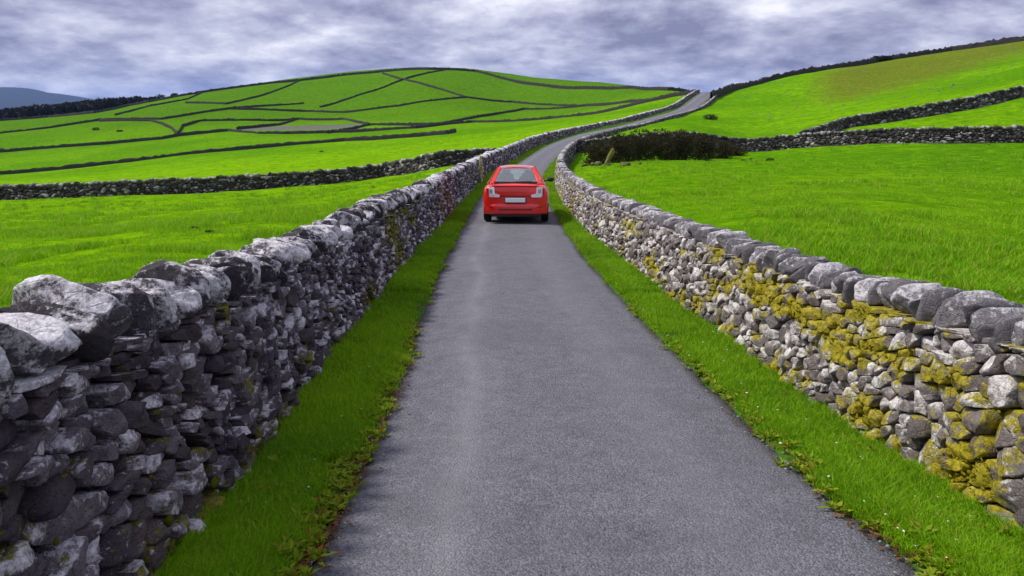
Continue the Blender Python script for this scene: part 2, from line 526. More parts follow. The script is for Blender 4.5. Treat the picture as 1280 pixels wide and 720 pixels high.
# ------------------------------------------------------------------ road and verges
RW = 1.19
yr = np.concatenate([np.arange(-12, 40, .12), np.arange(40, 184, .5)])
ac = np.linspace(-1, 1, 25)
RY = np.repeat(yr[:, None], len(ac), 1)
edge = 1 + .035 * fbm(yr[:, None] * 1.7 + 0 * ac, np.sign(ac)[None, :] * 9 + 0 * yr[:, None], seed=8) * np.abs(ac) ** 4
RX = xc_(RY) + ac[None, :] * (RW + .45 * smooth(55, 110, RY)) * edge / cosr(RY)
RZ = rz_(RY) + .035 - .03 * np.abs(ac) ** 2 + .006 * fbm(RX * 1.2, RY * .8, seed=2) + .002 * np.clip((RY - 60) / 40, 0, 1)
skl = RZ[:, :1] - .12; skr = RZ[:, -1:] - .12
RX = np.hstack([RX[:, :1] - .04, RX, RX[:, -1:] + .04]); RY = np.hstack([RY[:, :1], RY, RY[:, -1:]]); RZ = np.hstack([skl, RZ, skr])
aa = np.broadcast_to(np.concatenate([[-1.02], ac, [1.02]]), RX.shape)
road = mesh_obj('road', np.stack([RX, RY, RZ], -1), grid_faces(*RX.shape), M['asphalt'], attrs=dict(across=aa.ravel()))
props(road, 'narrow grey asphalt lane between stone walls', 'road', kind='structure')
for sgn in (-1, 1):
    vo = np.concatenate([np.linspace(1.14, 1.75, 12), [1.95, 2.2, 2.6]])
    VY = np.repeat(yr[:, None], len(vo), 1)
    VX = xc_(VY) + sgn * vo[None, :] / cosr(VY)
    VZ = ground(VX, VY) + .004 + .02 * fbm(VX * 4, VY * 4, seed=6) * smooth(1.12, 1.3, vo)[None, :]
    VZ[:, 0] -= .06
    f = grid_faces(*VX.shape)
    if sgn < 0: f = f[:, ::-1]
    vg = mesh_obj('verge_ground', np.stack([VX, VY, VZ], -1), f, M['soil'])
    props(vg, 'grassy verge beside the lane under the stone wall', 'ground', kind='structure')


# ------------------------------------------------------------------ dry stone walls
class Path:
    def __init__(s, pts, step=.25):
        p = np.asarray(pts, float)
        L = np.concatenate([[0], np.cumsum(np.hypot(*np.diff(p, axis=0).T))])
        u = np.arange(0, L[-1], step)
        x = np.interp(u, L, p[:, 0]); y = np.interp(u, L, p[:, 1])
        k = max(1, int(1.2 / step)); k = min(k, len(u) // 4 or 1)
        if k > 1:
            ker = np.ones(2 * k + 1) / (2 * k + 1)
            def sm(a):
                pad = np.concatenate([2 * a[0] - a[k:0:-1], a, 2 * a[-1] - a[-2:-k - 2:-1]])
                return np.convolve(pad, ker, 'valid')
            x, y = sm(x), sm(y)
        s.u, s.x, s.y = u, x, y
        s.z = ground(x, y, False); s.L = u[-1]
        tx, ty = np.gradient(x), np.gradient(y); n = np.hypot(tx, ty)
        s.tx, s.ty = tx / n, ty / n

    def at(s, u):
        g = lambda a: np.interp(u, s.u, a)
        return g(s.x), g(s.y), g(s.z), g(s.tx), g(s.ty)


def clip(poly, nx, ny, c):
    """keep nx*x+ny*y <= c"""
    out = []; m = len(poly)
    for i in range(m):
        a = poly[i]; b = poly[(i + 1) % m]
        da = nx * a[0] + ny * a[1] - c; db = nx * b[0] + ny * b[1] - c
        if da <= 0: out.append(a)
        if (da < 0 < db) or (db < 0 < da):
            t = da / (da - db); out.append((a[0] + t * (b[0] - a[0]), a[1] + t * (b[1] - a[1])))
    return out


def cells(L, H, ax, ay, big=.03, seed=1):
    """irregular stone outlines covering an L x H face; unit = stone size"""
    rg = np.random.default_rng(seed)
    nu, nv = int(L / ax) + 3, int(H / ay) + 2
    P = {}
    for j in range(nv):
        for i in range(nu):
            P[i, j] = (i - .5 + .5 * (j % 2) + rg.uniform(-.38, .38), j - .3 + rg.uniform(-.30, .30), rg.uniform(-.12, .12))
    keys = list(P)
    for k in keys:
        if k in P and rg.random() < big:                       # one large stone swallows its neighbours
            x, y, w = P[k]
            for di in (-1, 0, 1):
                for dj in (-1, 0, 1):
                    q = (k[0] + di, k[1] + dj)
                    if q != k and q in P and abs(P[q][0] - x) < 1.05 and abs(P[q][1] - y) < 1.15: del P[q]
            P[k] = (x, y, .55)
        elif k in P and rg.random() < .10: del P[k]
    out = []
    for (i, j), (x, y, w) in P.items():
        poly = [(x - 1.9, y - 1.9), (x + 1.9, y - 1.9), (x + 1.9, y + 1.9), (x - 1.9, y + 1.9)]
        nb = []
        for di in range(-3, 4):
            for dj in range(-3, 4):
                q = P.get((i + di, j + dj))
                if q and (di or dj):
                    dx, dy = q[0] - x, q[1] - y; D2 = dx * dx + dy * dy
                    if D2 < 9: nb.append((D2, dx, dy, q))
        nb.sort(key=lambda e: e[0])
        for D2, dx, dy, q in nb:
            c = (q[0] ** 2 + q[1] ** 2 - x * x - y * y + w - q[2]) / 2
            poly = clip(poly, dx, dy, c)
            if len(poly) < 3: break
        if len(poly) >= 3: out.append(poly)
    return out


def stone_face(path, side, H, ax, ay, N=16, rings=((-.14, 1.0), (-.03, 1.0), (.008, .95), (.022, .84), (.028, .62), (.03, .32)),
               half=.26, batter=.10, seed=1, u0=0, u1=None, big=.03, gap=.006, prot=.022, warp=1.0, rough=.010, mossf=None, tsc=.10, facets=0, dip=0):
    """one face of a wall: returns co, faces, attrs"""
    u1 = path.L if u1 is None else u1
    cs = cells((u1 - u0), H, ax, ay, big, seed)
    rg = np.random.default_rng(seed + 99)
    C = len(cs)
    cen = np.array([np.mean(c, 0) for c in cs])
    ang = np.linspace(0, 2 * PI, N, endpoint=False) + .1
    ca, sa = np.cos(ang), np.sin(ang)
    R = np.zeros((C, N))
    for k, c in enumerate(cs):
        p = np.array(c) - cen[k]; q = np.roll(p, -1, 0); e = q - p
        nx, ny = e[:, 1], -e[:, 0]
        dd = nx * p[:, 0] + ny * p[:, 1]
        den = np.outer(nx, ca) + np.outer(ny, sa)
        with np.errstate(divide='ignore', invalid='ignore'):
            r = np.where(den > 1e-9, dd[:, None] / den, 1e9)
        R[k] = np.clip(r.min(0), .02, 2)
    R = R * .88 + .12 * np.minimum(R, .5 * (np.roll(R, 1, 1) + np.roll(R, -1, 1)))
    R = R * (1 + .05 * rg.standard_normal((C, N)))
    R = np.maximum(R - gap / math.sqrt(ax * ay), .05)
    prc = rg.uniform(-prot, prot, C); gx = rg.normal(0, tsc, C); gy = rg.normal(0, tsc, C)
    tint = rg.random(C) ** 1.3
    U = []; V = []; O = []
    for (h, s) in rings:
        uu = (cen[:, :1] + R * ca * s) * ax; vv = (cen[:, 1:] + R * sa * s) * ay
        face = prc[:, None] + gx[:, None] * (R * ca * s * ax) + gy[:, None] * (R * sa * s * ay)
        U.append(uu); V.append(vv); O.append(h + (face if h > -.1 else 0 * uu))
    U.append(cen[:, :1] * ax); V.append(cen[:, 1:] * ay); O.append(rings[-1][0] + prc[:, None])
    per = N * len(rings) + 1
    U = np.concatenate(U, 1); V = np.concatenate(V, 1); O = np.concatenate(O, 1)
    if dip:                                                    # slabs pitch this way and that
        cu = cen[:, :1] * ax; cv = cen[:, 1:] * ay
        th_ = dip * (.35 + 1.1 * fbm(cu / .5, cv / .22, seed=seed + 40)) + .12 * rg.standard_normal((C, 1))
        du, dv = U - cu, V - cv
        U = cu + du * np.cos(th_) + dv * np.sin(th_); V = cv - du * np.sin(th_) + dv * np.cos(th_)
    # break the courses up with a slow warp
    wu = U + warp * ax * .55 * fbm(U * 1.1, V * 2.2, seed=seed); wv = V + warp * ay * .9 * fbm(U * 1.3 + 7, V * 1.6, seed=seed + 4)
    wv = wv + warp * .03 * vnoise(U / .35, V / .35, seed=seed + 9)
    U, V = wu + u0, np.where(wv > H - .02, H - .02 + .25 * np.clip(wv - H + .02, 0, .12), np.maximum(wv, -.12))
    n3 = fbm(U * 9, V * 11, (prc[:, None] * 400) + 0 * U, o=3, seed=seed + 5)
    n4 = vnoise(U * 28, V * 34, (prc[:, None] * 400) + 0 * U, seed=seed + 6)
    n5_ = np.abs(vnoise(U * 14 + 3, V * 19, (prc[:, None] * 300) + 0 * U, seed=seed + 16))
    O = O - (n5_ - .3) * rough * 1.6
    if facets:
        su = (U - cen[:, :1] * ax); sv = (V - cen[:, 1:] * ay); su = su - su.mean(1, keepdims=True); sv = sv - sv.mean(1, keepdims=True)
        for _ in range(5):
            a_ = rg.uniform(0, 2 * PI, (C, 1)); sl_ = rg.uniform(.15, .75, (C, 1)) * facets; of_ = rg.uniform(.008, .032, (C, 1)) + prc[:, None]
            O = np.where(O > -.1, np.minimum(O, of_ - sl_ * (np.cos(a_) * su + np.sin(a_) * sv)), O)
    amp = np.concatenate([np.full(N, 0 if h < -.1 else 1.0) for h, _ in rings] + [[1.0]])
    O = O + amp * (n3 * rough * 1.3 + n4 * rough * .45)
    x, y, z, tx, ty = path.at(U)
    nx, ny = (-ty, tx) if side > 0 else (ty, -tx)
    o = half - batter * V / max(H, .1) + O
    co = np.stack([x + nx * o, y + ny * o, z + V], -1).reshape(-1, 3)
    fq = []; ft = []
    K = len(rings); i = np.arange(N); j = (i + 1) % N
    for k in range(K - 1):
        fq.append(np.stack([k * N + i, k * N + j, (k + 1) * N + j, (k + 1) * N + i], 1))
    ft.append(np.stack([(K - 1) * N + i, (K - 1) * N + j, np.full(N, K * N)], 1))
    fq = np.concatenate(fq); ft = np.concatenate(ft)
    if side < 0: pass
    flip = side > 0
    if flip: fq, ft = fq[:, ::-1], ft[:, ::-1]
    base = (np.arange(C) * per)[:, None, None]
    FQ = (fq[None] + base).reshape(-1, 4); FT = (ft[None] + base).reshape(-1, 3)
    ms = mossf(U, V).ravel() if mossf is not None else np.zeros(U.size)
    return co, [FQ, FT], dict(tint=np.repeat(tint, per), moss=ms)


def cube_sphere(n):
    """n x n quads per side, merged corners not needed (seams coincide)"""
    g = np.linspace(-1, 1, n + 1)
    a, b = np.meshgrid(g, g, indexing='ij'); o = np.ones_like(a)
    sides = [(o, a, b), (-o, b, a), (b, o, a), (a, -o, b), (a, b, o), (b, a, -o)]
    co = np.concatenate([np.stack(s, -1).reshape(-1, 3) for s in sides])
    f = np.concatenate([grid_faces(n + 1, n + 1, off=k * (n + 1) ** 2) for k in range(6)])
    # merge
    key = np.round(co * 1000).astype(int)
    _, idx, inv = np.unique(key, axis=0, return_index=True, return_inverse=True)
    return co[idx], inv.ravel()[f]


CUBES = {n: cube_sphere(n) for n in (2, 4, 8, 14, 20)}


def boulder(hx, hy, hz, n=8, pw=3.2, rough=.12, seed=0, cuts=3):
    co, f = CUBES[n]
    rg = np.random.default_rng(seed)
    p = co / (np.sum(np.abs(co) ** pw, 1) ** (1 / pw))[:, None]
    for _ in range(cuts):                                       # split faces
        d = rg.normal(size=3); d /= np.linalg.norm(d); h = rg.uniform(.62, .92)
        s = p @ d - h
        p = p - np.where(s > 0, s * .95, 0)[:, None] * d
    q = p * 1.4 + seed * 3.7
    r = 1 + rough * fbm(q[:, 0], q[:, 1], q[:, 2], 3, seed) + rough * .35 * vnoise(q[:, 0] * 5, q[:, 1] * 5, q[:, 2] * 5, seed)
    p = p * r[:, None]
    return p * np.array([hx, hy, hz]), f


def rot(ax, a):
    return np.array(Matrix.Rotation(a, 3, ax))


def cope(path, side_, wfun, H, wall, mat, seed, n_single=0, style='boulder', lod=lambda u: 8, half=.22, lean=.3, u_from=0, u_to=None, pitch=.97):
    """coping course: the nearest stones are parts of their own, the rest one part"""
    rg = np.random.default_rng(seed)
    u = u_from; U1 = path.L if u_to is None else u_to
    rest = []; off = 0; cnt = 0; tints = []; fs = []
    while u < U1:
        w, h = wfun(rg, u)
        uc = u + w / 2; u += w * (pitch if n_single else .86)
        x, y, z, tx, ty = [float(q) for q in path.at(uc)]
        n = lod(uc)
        co, f = boulder(w / 2 * (.98 if n_single else 1.06), half * rg.uniform(.82, 1.12), h / 2 * 1.2, n, 2.8 if style == 'boulder' else 3.4,
                        .09, seed * 31 + cnt, 9 if n > 4 else 3)
        co = co @ rot('Y', lean * rg.uniform(.4, 1.35) + rg.normal(0, .10)).T
        co = co @ rot('X', rg.normal(0, .10)).T @ rot('Z', rg.normal(0, .12)).T
        Rm = np.array([[tx, -ty, 0], [ty, tx, 0], [0, 0, 1]])
        co = co @ Rm.T
        c = np.array([x, y, z + H + h / 2 - .03 + rg.normal(0, .012)])
        tt = rg.random()
        if cnt < n_single:
            o = mesh_obj('coping_stone', co, f, mat, wall, attrs=dict(tint=np.full(len(co), tt), moss=np.zeros(len(co))))
            o.location = Vector(c) - wall.location
        else:
            rest.append(co + c); fs.append(f + off); off += len(co); tints.append(np.full(len(co), tt))
        cnt += 1
    if rest:
        o = world_child('coping', np.concatenate(rest), np.concatenate(fs), mat, wall,
                        attrs=dict(tint=np.concatenate(tints), moss=np.zeros(off)))
        if n_single: o['kind'] = 'stuff'
    return cnt


def core(path, H, half, wall, mat, inset=.09, batter=.10, u0=0, u1=None, step=.5):
    u = np.arange(u0, path.L if u1 is None else u1, step)
    x, y, z, tx, ty = path.at(u)
    rows = []
    for o, v in ((half - inset, -.3), (half - inset - batter, H), (-(half - inset - batter), H), (-(half - inset), -.3)):
        rows.append(np.stack([x - ty * o, y + tx * o, z + v], -1))
    co = np.stack(rows, 1)
    n = len(u); f = grid_faces(n, 4)
    caps = np.array([[3, 2, 1, 0], [(n - 1) * 4 + k for k in range(4)]])
    return world_child('wall_core', co, np.concatenate([f, caps]), mat, wall, attrs=dict(tint=np.full(n * 4, .1), moss=np.zeros(n * 4)))


def merge(parts):
    co = []; fq = []; ft = []; at_ = {}; off = 0
    for c, f, a in parts:
        co.append(c)
        for q in f:
            (fq if q.shape[1] == 4 else ft).append(q + off)
        for k, v in a.items(): at_.setdefault(k, []).append(v)
        off += len(c)
    F_ = [np.concatenate(fq)] + ([np.concatenate(ft)] if ft else [])
    return np.concatenate(co), F_, {k: np.concatenate(v) for k, v in at_.items()}


def cushions(path, side, H, field, n, half, batter, mat, wall, seed, size=(.02, .05), u_rng=(0, 20), thr=.55):
    """moss cushions sitting on the face"""
    rg = np.random.default_rng(seed)
    U = u_rng[0] + (u_rng[1] - u_rng[0]) * rg.random(n) ** 1.6; V = rg.uniform(0, H, n)
    keep = field(U, V) + rg.normal(0, .10, n) > thr
    U, V = U[keep], V[keep]
    cc, f = CUBES[4]
    sp = cc / np.linalg.norm(cc, axis=1)[:, None]
    x, y, z, tx, ty = path.at(U)
    nx, ny = (-ty, tx) if side > 0 else (ty, -tx)
    o = half - batter * V / H + .012
    P = np.stack([x + nx * o, y + ny * o, z + V], -1)
    S = rg.uniform(*size, len(U))
    # axes : along wall, out, up
    A = np.stack([tx, ty, 0 * tx], -1); Nn = np.stack([nx, ny, 0 * nx], -1)
    sc = np.stack([S * rg.uniform(.9, 1.8, len(U)), S * rg.uniform(.35, .6, len(U)), S * rg.uniform(.6, 1.1, len(U))], -1)
    b = sp[None] * sc[:, None, :]
    q = sp[None] * 2.2 + rg.uniform(0, 99, (len(U), 1, 1))
    b = b * (1 + .28 * fbm(q[..., 0], q[..., 1], q[..., 2], 2, 4))[..., None]
    co = P[:, None] + b[..., :1] * A[:, None] + b[..., 1:2] * Nn[:, None] + b[..., 2:] * np.array([0, 0, 1.0])
    F_ = (f[None] + (np.arange(len(U)) * len(sp))[:, None, None]).reshape(-1, 4)
    o = world_child('moss', co, F_, mat, wall)
    o['kind'] = 'stuff'


# --- left roadside wall
def side_path(pts, ysamp, off):
    y = np.concatenate([ysamp])
    return np.stack([xc_(y) + off(y) / cosr(y), y], 1)


ySL = np.concatenate([np.arange(-4, 60, 1.0), np.arange(60, 168, 3.0)])
LH, RHt = .88, .77
# face plane measured from the photograph, centre line = face +- half thickness
lfx = np.interp(ySL, [-4, 2.5, 3.3, 4.8, 7, 9, 12, 17, 27, 40], [-1.22, -1.27, -1.32, -1.50, -1.56, -1.63, -1.68, -1.68, -1.64, -1.40])
lfx = np.where(ySL > 38, xc_(ySL) - (1.80 + .45 * smooth(55, 110, ySL)) / cosr(ySL), lfx)
lfx = np.where((ySL > 27) & (ySL <= 38), np.interp(ySL, [27, 38], [-1.64, xc_(38) - 1.80]), lfx)
rfx = np.interp(ySL, [-4, 2.9, 3.6, 4.7, 5.9, 7.9, 9.6, 11.9, 16.8, 23.4, 30], [2.06, 2.07, 2.09, 2.07, 2.02, 1.93, 1.84, 1.78, 1.60, 1.62, 1.80])
rfx = np.where(ySL > 38, xc_(ySL) + (1.78 + .45 * smooth(55, 110, ySL)) / cosr(ySL), rfx)
rfx = np.where((ySL > 30) & (ySL <= 38), np.interp(ySL, [30, 38], [1.80, xc_(38) + 1.78]), rfx)
HALF = .26
pl = Path(np.stack([lfx - HALF / cosr(ySL), ySL], 1))
pr = Path(np.stack([rfx + HALF / cosr(ySL), ySL], 1))
for p_ in (pl, pr): p_.z = p_.z - .38 * smooth(55, 90, p_.y)      # the walls run lower up the far rise

lw = empty('stone_wall', (pl.x[8], pl.y[8], pl.z[8]), 'dark rugged dry stone wall with pale lichened coping along the left edge of the lane', 'wall')
rw = empty('stone_wall', (pr.x[8], pr.y[8], pr.z[8]), 'sunlit pale dry stone wall patched with yellow moss along the lane', 'wall')


def moss_l(U, V):
    return .34 + .42 * fbm(U * .9, V * 1.8, seed=21) + .10 * fbm(U * 4, V * 5, seed=22)


def moss_r(U, V):
    band = smooth(.42, .66, V) * .14 + smooth(.30, .05, V) * .22
    return .34 + band * .8 + .34 * fbm(U * .95 + V * .6, V * 3.2, seed=31) + .15 * smooth(12.5, 10, U) * smooth(.16, .04, np.abs(V - .50 - .05 * np.sin(U * 2))) + .30 * np.exp(-((U - 8.0) / .35) ** 2 - ((V - .2) / .16) ** 2) + .3 * np.exp(-((U - 7.1) / .3) ** 2 - ((V - .25) / .14) ** 2) + .26 * fbm(U * 3.2, V * 7, seed=32)


R5 = ((-.14, 1.0), (-.02, 1.0), (.012, .93), (.024, .75), (.03, .4))
R3 = ((-.12, 1.0), (.0, 1.0), (.03, .65))
R8 = ((-.15, 1.0), (-.04, 1.02), (-.005, 1.0), (.014, .97), (.024, .90), (.030, .76), (.034, .60), (.037, .42), (.038, .22))
parts = [stone_face(pl, -1, LH, .132, .046, 24, R8, seed=1, u0=0, u1=13, mossf=moss_l, prot=.034, rough=.010, big=.03, tsc=.16, warp=1.6, facets=.85, dip=-.42),
         stone_face(pl, -1, LH, .17, .065, 12, R5, seed=2, u0=13, u1=36, mossf=moss_l, prot=.03, tsc=.2, dip=-.35),
         stone_face(pl, -1, LH, .30, .14, 8, R3, seed=3, u0=36, mossf=moss_l, prot=.03),
         stone_face(pl, 1, LH, .30, .14, 8, R3, seed=4, u0=0, u1=90, mossf=moss_l, prot=.03)]
co, f, a = merge(parts)
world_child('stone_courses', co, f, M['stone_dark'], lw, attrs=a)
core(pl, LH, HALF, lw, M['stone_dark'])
cushions(pl, -1, LH, moss_l, 9000, HALF, .10, M['moss_olive'], lw, 5, (.008, .028), (4, 26), .62)
def wl(rg, u):
    k = 1 if u < 40 else 1.6
    return (rg.uniform(.11, .19) if rg.random() < .75 else rg.uniform(.19, .26)) * k, rg.uniform(.19, .27)
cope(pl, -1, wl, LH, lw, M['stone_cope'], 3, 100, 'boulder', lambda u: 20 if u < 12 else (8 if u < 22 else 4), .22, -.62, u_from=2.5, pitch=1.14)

parts = [stone_face(pr, 1, RHt, .100, .068, 20, R8, seed=11, u0=0, u1=15, mossf=moss_r, prot=.024, rough=.010, big=.06, tsc=.14, warp=1.5, facets=1.0),
         stone_face(pr, 1, RHt, .125, .085, 12, R5, seed=12, u0=15, u1=34, mossf=moss_r, prot=.026, big=.05),
         stone_face(pr, 1, RHt, .24, .13, 8, R3, seed=13, u0=34, u1=50, mossf=moss_r, prot=.03)]
co, f, a = merge(parts)
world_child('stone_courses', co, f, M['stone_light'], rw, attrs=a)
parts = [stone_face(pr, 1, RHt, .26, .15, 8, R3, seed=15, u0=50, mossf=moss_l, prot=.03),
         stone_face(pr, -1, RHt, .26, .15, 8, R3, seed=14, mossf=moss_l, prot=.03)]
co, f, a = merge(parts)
world_child('shade_toned_rear_courses', co, f, M['stone_far'], rw, attrs=a)  # rear and far front courses: darker stone colour stands in for their shade
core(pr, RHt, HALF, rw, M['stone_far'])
cushions(pr, 1, RHt, moss_r, 22000, HALF, .10, M['moss_yellow'], rw, 6, (.004, .011), (4, 34), .83)
def wr(rg, u):
    k = 1 if u < 40 else 1.6
    return rg.uniform(.075, .15) * k, rg.uniform(.14, .20)
cope(pr, 1, wr, RHt, rw, M['stone_cope_r'], 4, 100, 'slab', lambda u: 14 if u < 12 else (8 if u < 22 else 4), .17, .22, u_from=4.5, pitch=1.04)


# --- mid-distance field walls
def px_path(pts, y0=25.0, y1=900.0):
    return [hit(a, b, y0, y1) for a, b in pts]


def field_wall(pts, H, ax, ay, label, mat, seed, half=.22, extra=(), pre=()):
    p = list(pre) + px_path(pts) + list(extra)
    path = Path(p)
    w = empty('field_wall', (path.x[0], path.y[0], path.z[0]), label, 'wall', 'dry stone field walls')
    parts = [stone_face(path, s, H, ax, ay, 8, R3, half=half, batter=.08, seed=seed + i, prot=.04, gap=.012, rough=.02)
             for i, s in enumerate((-1, 1))]
    co, f, a = merge(parts)
    world_child('stone_courses', co, f, mat, w, attrs=a)
    core(path, H, half, w, mat)
    cope(path, 1, lambda rg, u: (rg.uniform(.22, .42), rg.uniform(.16, .30)), H, w, mat, seed + 5, 0, 'slab', lambda u: 2, half, .25)
    return path


jl = np.interp(50, pl.y, pl.x)
field_wall([(-260, 263), (-120, 257), (0, 251), (134, 246.5), (269, 240), (400, 232), (480, 222), (545, 211)], .85, .30, .17,
           'long low dark stone wall crossing the near field left of the lane', M['stone_far'], 40, extra=[(jl - .2, 50)])
field_wall([(919, 188), (991, 184), (1090, 179), (1200, 177), (1280, 176), (1420, 178), (1600, 182)], .85, .28, .16,
           'lower grey stone wall running level across the field right of the lane', M['stone_far'], 50,
           pre=[(float(np.interp(62, pr.y, pr.x)) + .3, 62.0)])
field_wall([(1000, 181), (1057, 161), (1120, 151), (1188, 140), (1240, 130), (1280, 121.5), (1400, 104), (1540, 84)], .95, .38, .24,
           'dark stone wall climbing the slope above the lower wall right of the lane', M['stone_far'], 60)


# --- distant walls: continuous ragged banks of stone
def far_wall(pts, H, width, label, seed, step=.8, y0=130, mat=None, group='distant field walls', pre=(), extra=()):
    p = list(pre) + px_path(pts, y0, 900) + list(extra)
    path = Path(p, step)
    rg = np.random.default_rng(seed)
    n = len(path.u)
    prof = [(-width / 2, -.6), (-width / 2 * .95, H * .5), (-width / 2 * .75, H * .92), (0, H * 1.05), (width / 2 * .75, H * .92), (width / 2 * .95, H * .5), (width / 2, -.6)]
    j = rg.normal(0, .14 * H, (n, 7)); j[:, (0, 6)] = 0
    o = np.array([q[0] for q in prof])[None] * (1 + rg.normal(0, .12, (n, 7))); v = np.array([q[1] for q in prof])[None] + j
    co = np.stack([path.x[:, None] - path.ty[:, None] * o, path.y[:, None] + path.tx[:, None] * o, path.z[:, None] + v], -1)
    loc = (float(path.x[0]), float(path.y[0]), float(path.z[0]))
    w = mesh_obj('field_wall', co, np.concatenate([grid_faces(n, 7), [[0, 1, 2, 3], [3, 4, 5, 6], [(n - 1) * 7 + k for k in (3, 2, 1, 0)], [(n - 1) * 7 + k for k in (6, 5, 4, 3)]]]),
                 mat or M['stone_distant'], smoothf=False, loc=loc)
    props(w, label, 'wall', group, 'thing')
    return path


FW = [
    ([(-300, 228), (-120, 222), (0, 218.6), (134, 206), (269, 190.5), (430, 177), (533, 169.5), (560, 167.5), (569, 165)], 'nearest of the thin dark walls crossing the left slope, above the bright field'),
    ([(-250, 196), (0, 190), (67, 185), (134, 180), (202, 174), (222, 169.5), (285, 164), (323, 168), (430, 165.5), (520, 161), (590, 153.5), (693, 148.5), (740, 143.5)], 'long winding wall across the middle of the left slope reaching the far lane'),
    ([(222, 168), (215, 161), (202, 155), (188, 151.5), (124, 152)], 'small curved wall closing an oval paddock on the left slope'),
    ([(223, 167), (228, 158), (249, 152), (353, 151.5), (372, 149.6)], 'curved wall opposite the oval paddock, opening to the right'),
    ([(-250, 176), (0, 167.5), (67, 159.5), (124, 150.5), (202, 149.5), (242, 143), (285, 136.5), (393, 140), (439, 140.5), (500, 133), (556, 125), (583, 122.5)], 'dark wall climbing from the far left edge to the middle of the round hill'),
    ([(144, 144.5), (188, 133), (235, 124.5), (252, 116.5)], 'short steep wall climbing towards the skyline beside the woodland'),
    ([(232, 129), (282, 130.5), (330, 119), (363, 107), (375, 101)], 'wall slanting up the left shoulder of the round hill'),
    ([(296, 161.5), (350, 156.5), (372, 149.5), (430, 150), (462, 156.5)], 'little wall around the grey bare patch on the left slope'),
    ([(410, 167), (462, 157), (548, 156.5), (595, 147), (654, 137), (732, 132.5), (790, 127.5)], 'lower wall sweeping right below the round hill to the lane crest'),
    ([(400, 134.5), (450, 119), (501, 101), (530, 93), (556, 88.5)], 'wall rising from the left to the top of the round hill'),
    ([(478, 92), (501, 99.5), (540, 109), (572, 119), (583, 122.5), (640, 128), (689, 132), (722, 132.8)], 'wall slanting down right across the face of the round hill'),
    ([(380, 130), (330, 133), (285, 136)], 'faint cross wall low on the left shoulder of the round hill'),
]
def lane_join(Y):
    return [(float(np.interp(Y, pl.y, pl.x)) - .2, Y)]


for i, (p, lab) in enumerate(FW):
    ex = lane_join(161) if i == 1 else lane_join(165) if i == 8 else ()
    far_wall(p, .72, .5, lab, 200 + i, extra=ex, y0=100 if i == 0 else 150)
# skyline walls
far_wall([(188, 128), (252, 116.2), (336, 105), (430, 94.6), (478, 90), (537, 87.4), (595, 90), (642, 102), (681, 108), (791, 111), (835, 113.5), (862, 116)], 1.1, .8,
         'skyline wall along the top of the round hill', 230)
far_wall([(889, 123), (919, 112.6), (955, 103), (991, 95), (1040, 86), (1090, 78.2), (1188, 63.6), (1280, 50.5), (1400, 34)], 1.25, .8,
         'skyline wall along the ridge right of the lane crest', 231)
far_wall([(-160, 156), (0, 151.5), (60, 147), (118, 141.5), (160, 133), (188, 128)], 1.1, .8, 'far wall at the foot of the dark woodland', 232)


# ------------------------------------------------------------------ grass
def blades(X, Y, Z, hmin, hmax, w, lean=.5, seed=0, per=1, spread=.02, hscale=None):
    rg = np.random.default_rng(seed)
    X = np.repeat(X, per); Y = np.repeat(Y, per); Z = np.repeat(Z, per)
    n = len(X)
    sp = np.repeat(spread, per) if np.ndim(spread) else spread
    X = X + rg.normal(0, 1, n) * sp; Y = Y + rg.normal(0, 1, n) * sp
    h = rg.uniform(hmin, hmax, n) * (1 if hscale is None else np.repeat(hscale, per))
    ww = (np.repeat(w, per) if np.ndim(w) else w) * rg.uniform(.7, 1.3, n)
    a = rg.uniform(0, 2 * PI, n); b = rg.uniform(0, 2 * PI, n); le = h * lean * rg.uniform(.2, 1.3, n)
    cx, sx = np.cos(a) * ww, np.sin(a) * ww
    dx, dy = np.cos(b) * le, np.sin(b) * le
    co = np.zeros((n, 5, 3))
    co[:, 0] = np.stack([X - cx, Y - sx, Z - .01], -1); co[:, 1] = np.stack([X + cx, Y + sx, Z - .01], -1)
    co[:, 2] = np.stack([X - cx * .7 + dx * .35, Y - sx * .7 + dy * .35, Z + h * .6], -1)
    co[:, 3] = np.stack([X + cx * .7 + dx * .35, Y + sx * .7 + dy * .35, Z + h * .6], -1)
    co[:, 4] = np.stack([X + dx, Y + dy, Z + h * .95], -1)
    k = (np.arange(n) * 5)[:, None]
    fq = k + np.array([[0, 1, 3, 2]]); ft = k + np.array([[2, 3, 4]])
    t = np.clip(.5 + .30 * fbm(X * .8, Y * .8, seed=seed) + rg.normal(0, .22, n), 0, 1)
    return co.reshape(-1, 3), [fq, ft], dict(tint=np.repeat(t, 5), dry=np.repeat(rg.random(n), 5))


def verge_points(side, n, ymin, ymax, seed, power=1.0):
    rg = np.random.default_rng(seed)
    q = rg.random(n); Y = 1 / (1 / ymin + q * (1 / ymax - 1 / ymin)) if power else ymin + q * (ymax - ymin)
    fx = np.interp(Y, ySL, lfx if side < 0 else rfx)
    e0 = xc_(Y) + side * (RW + .02 + .06 * fbm(Y * 1.6, Y * 0 + side, seed=44) + .03 * fbm(Y * 7, Y * 0, seed=45)) / cosr(Y)
    t = rg.random(n)
    X = e0 + (fx - e0 + side * .02) * t
    return X, Y, t, np.abs(fx - e0)


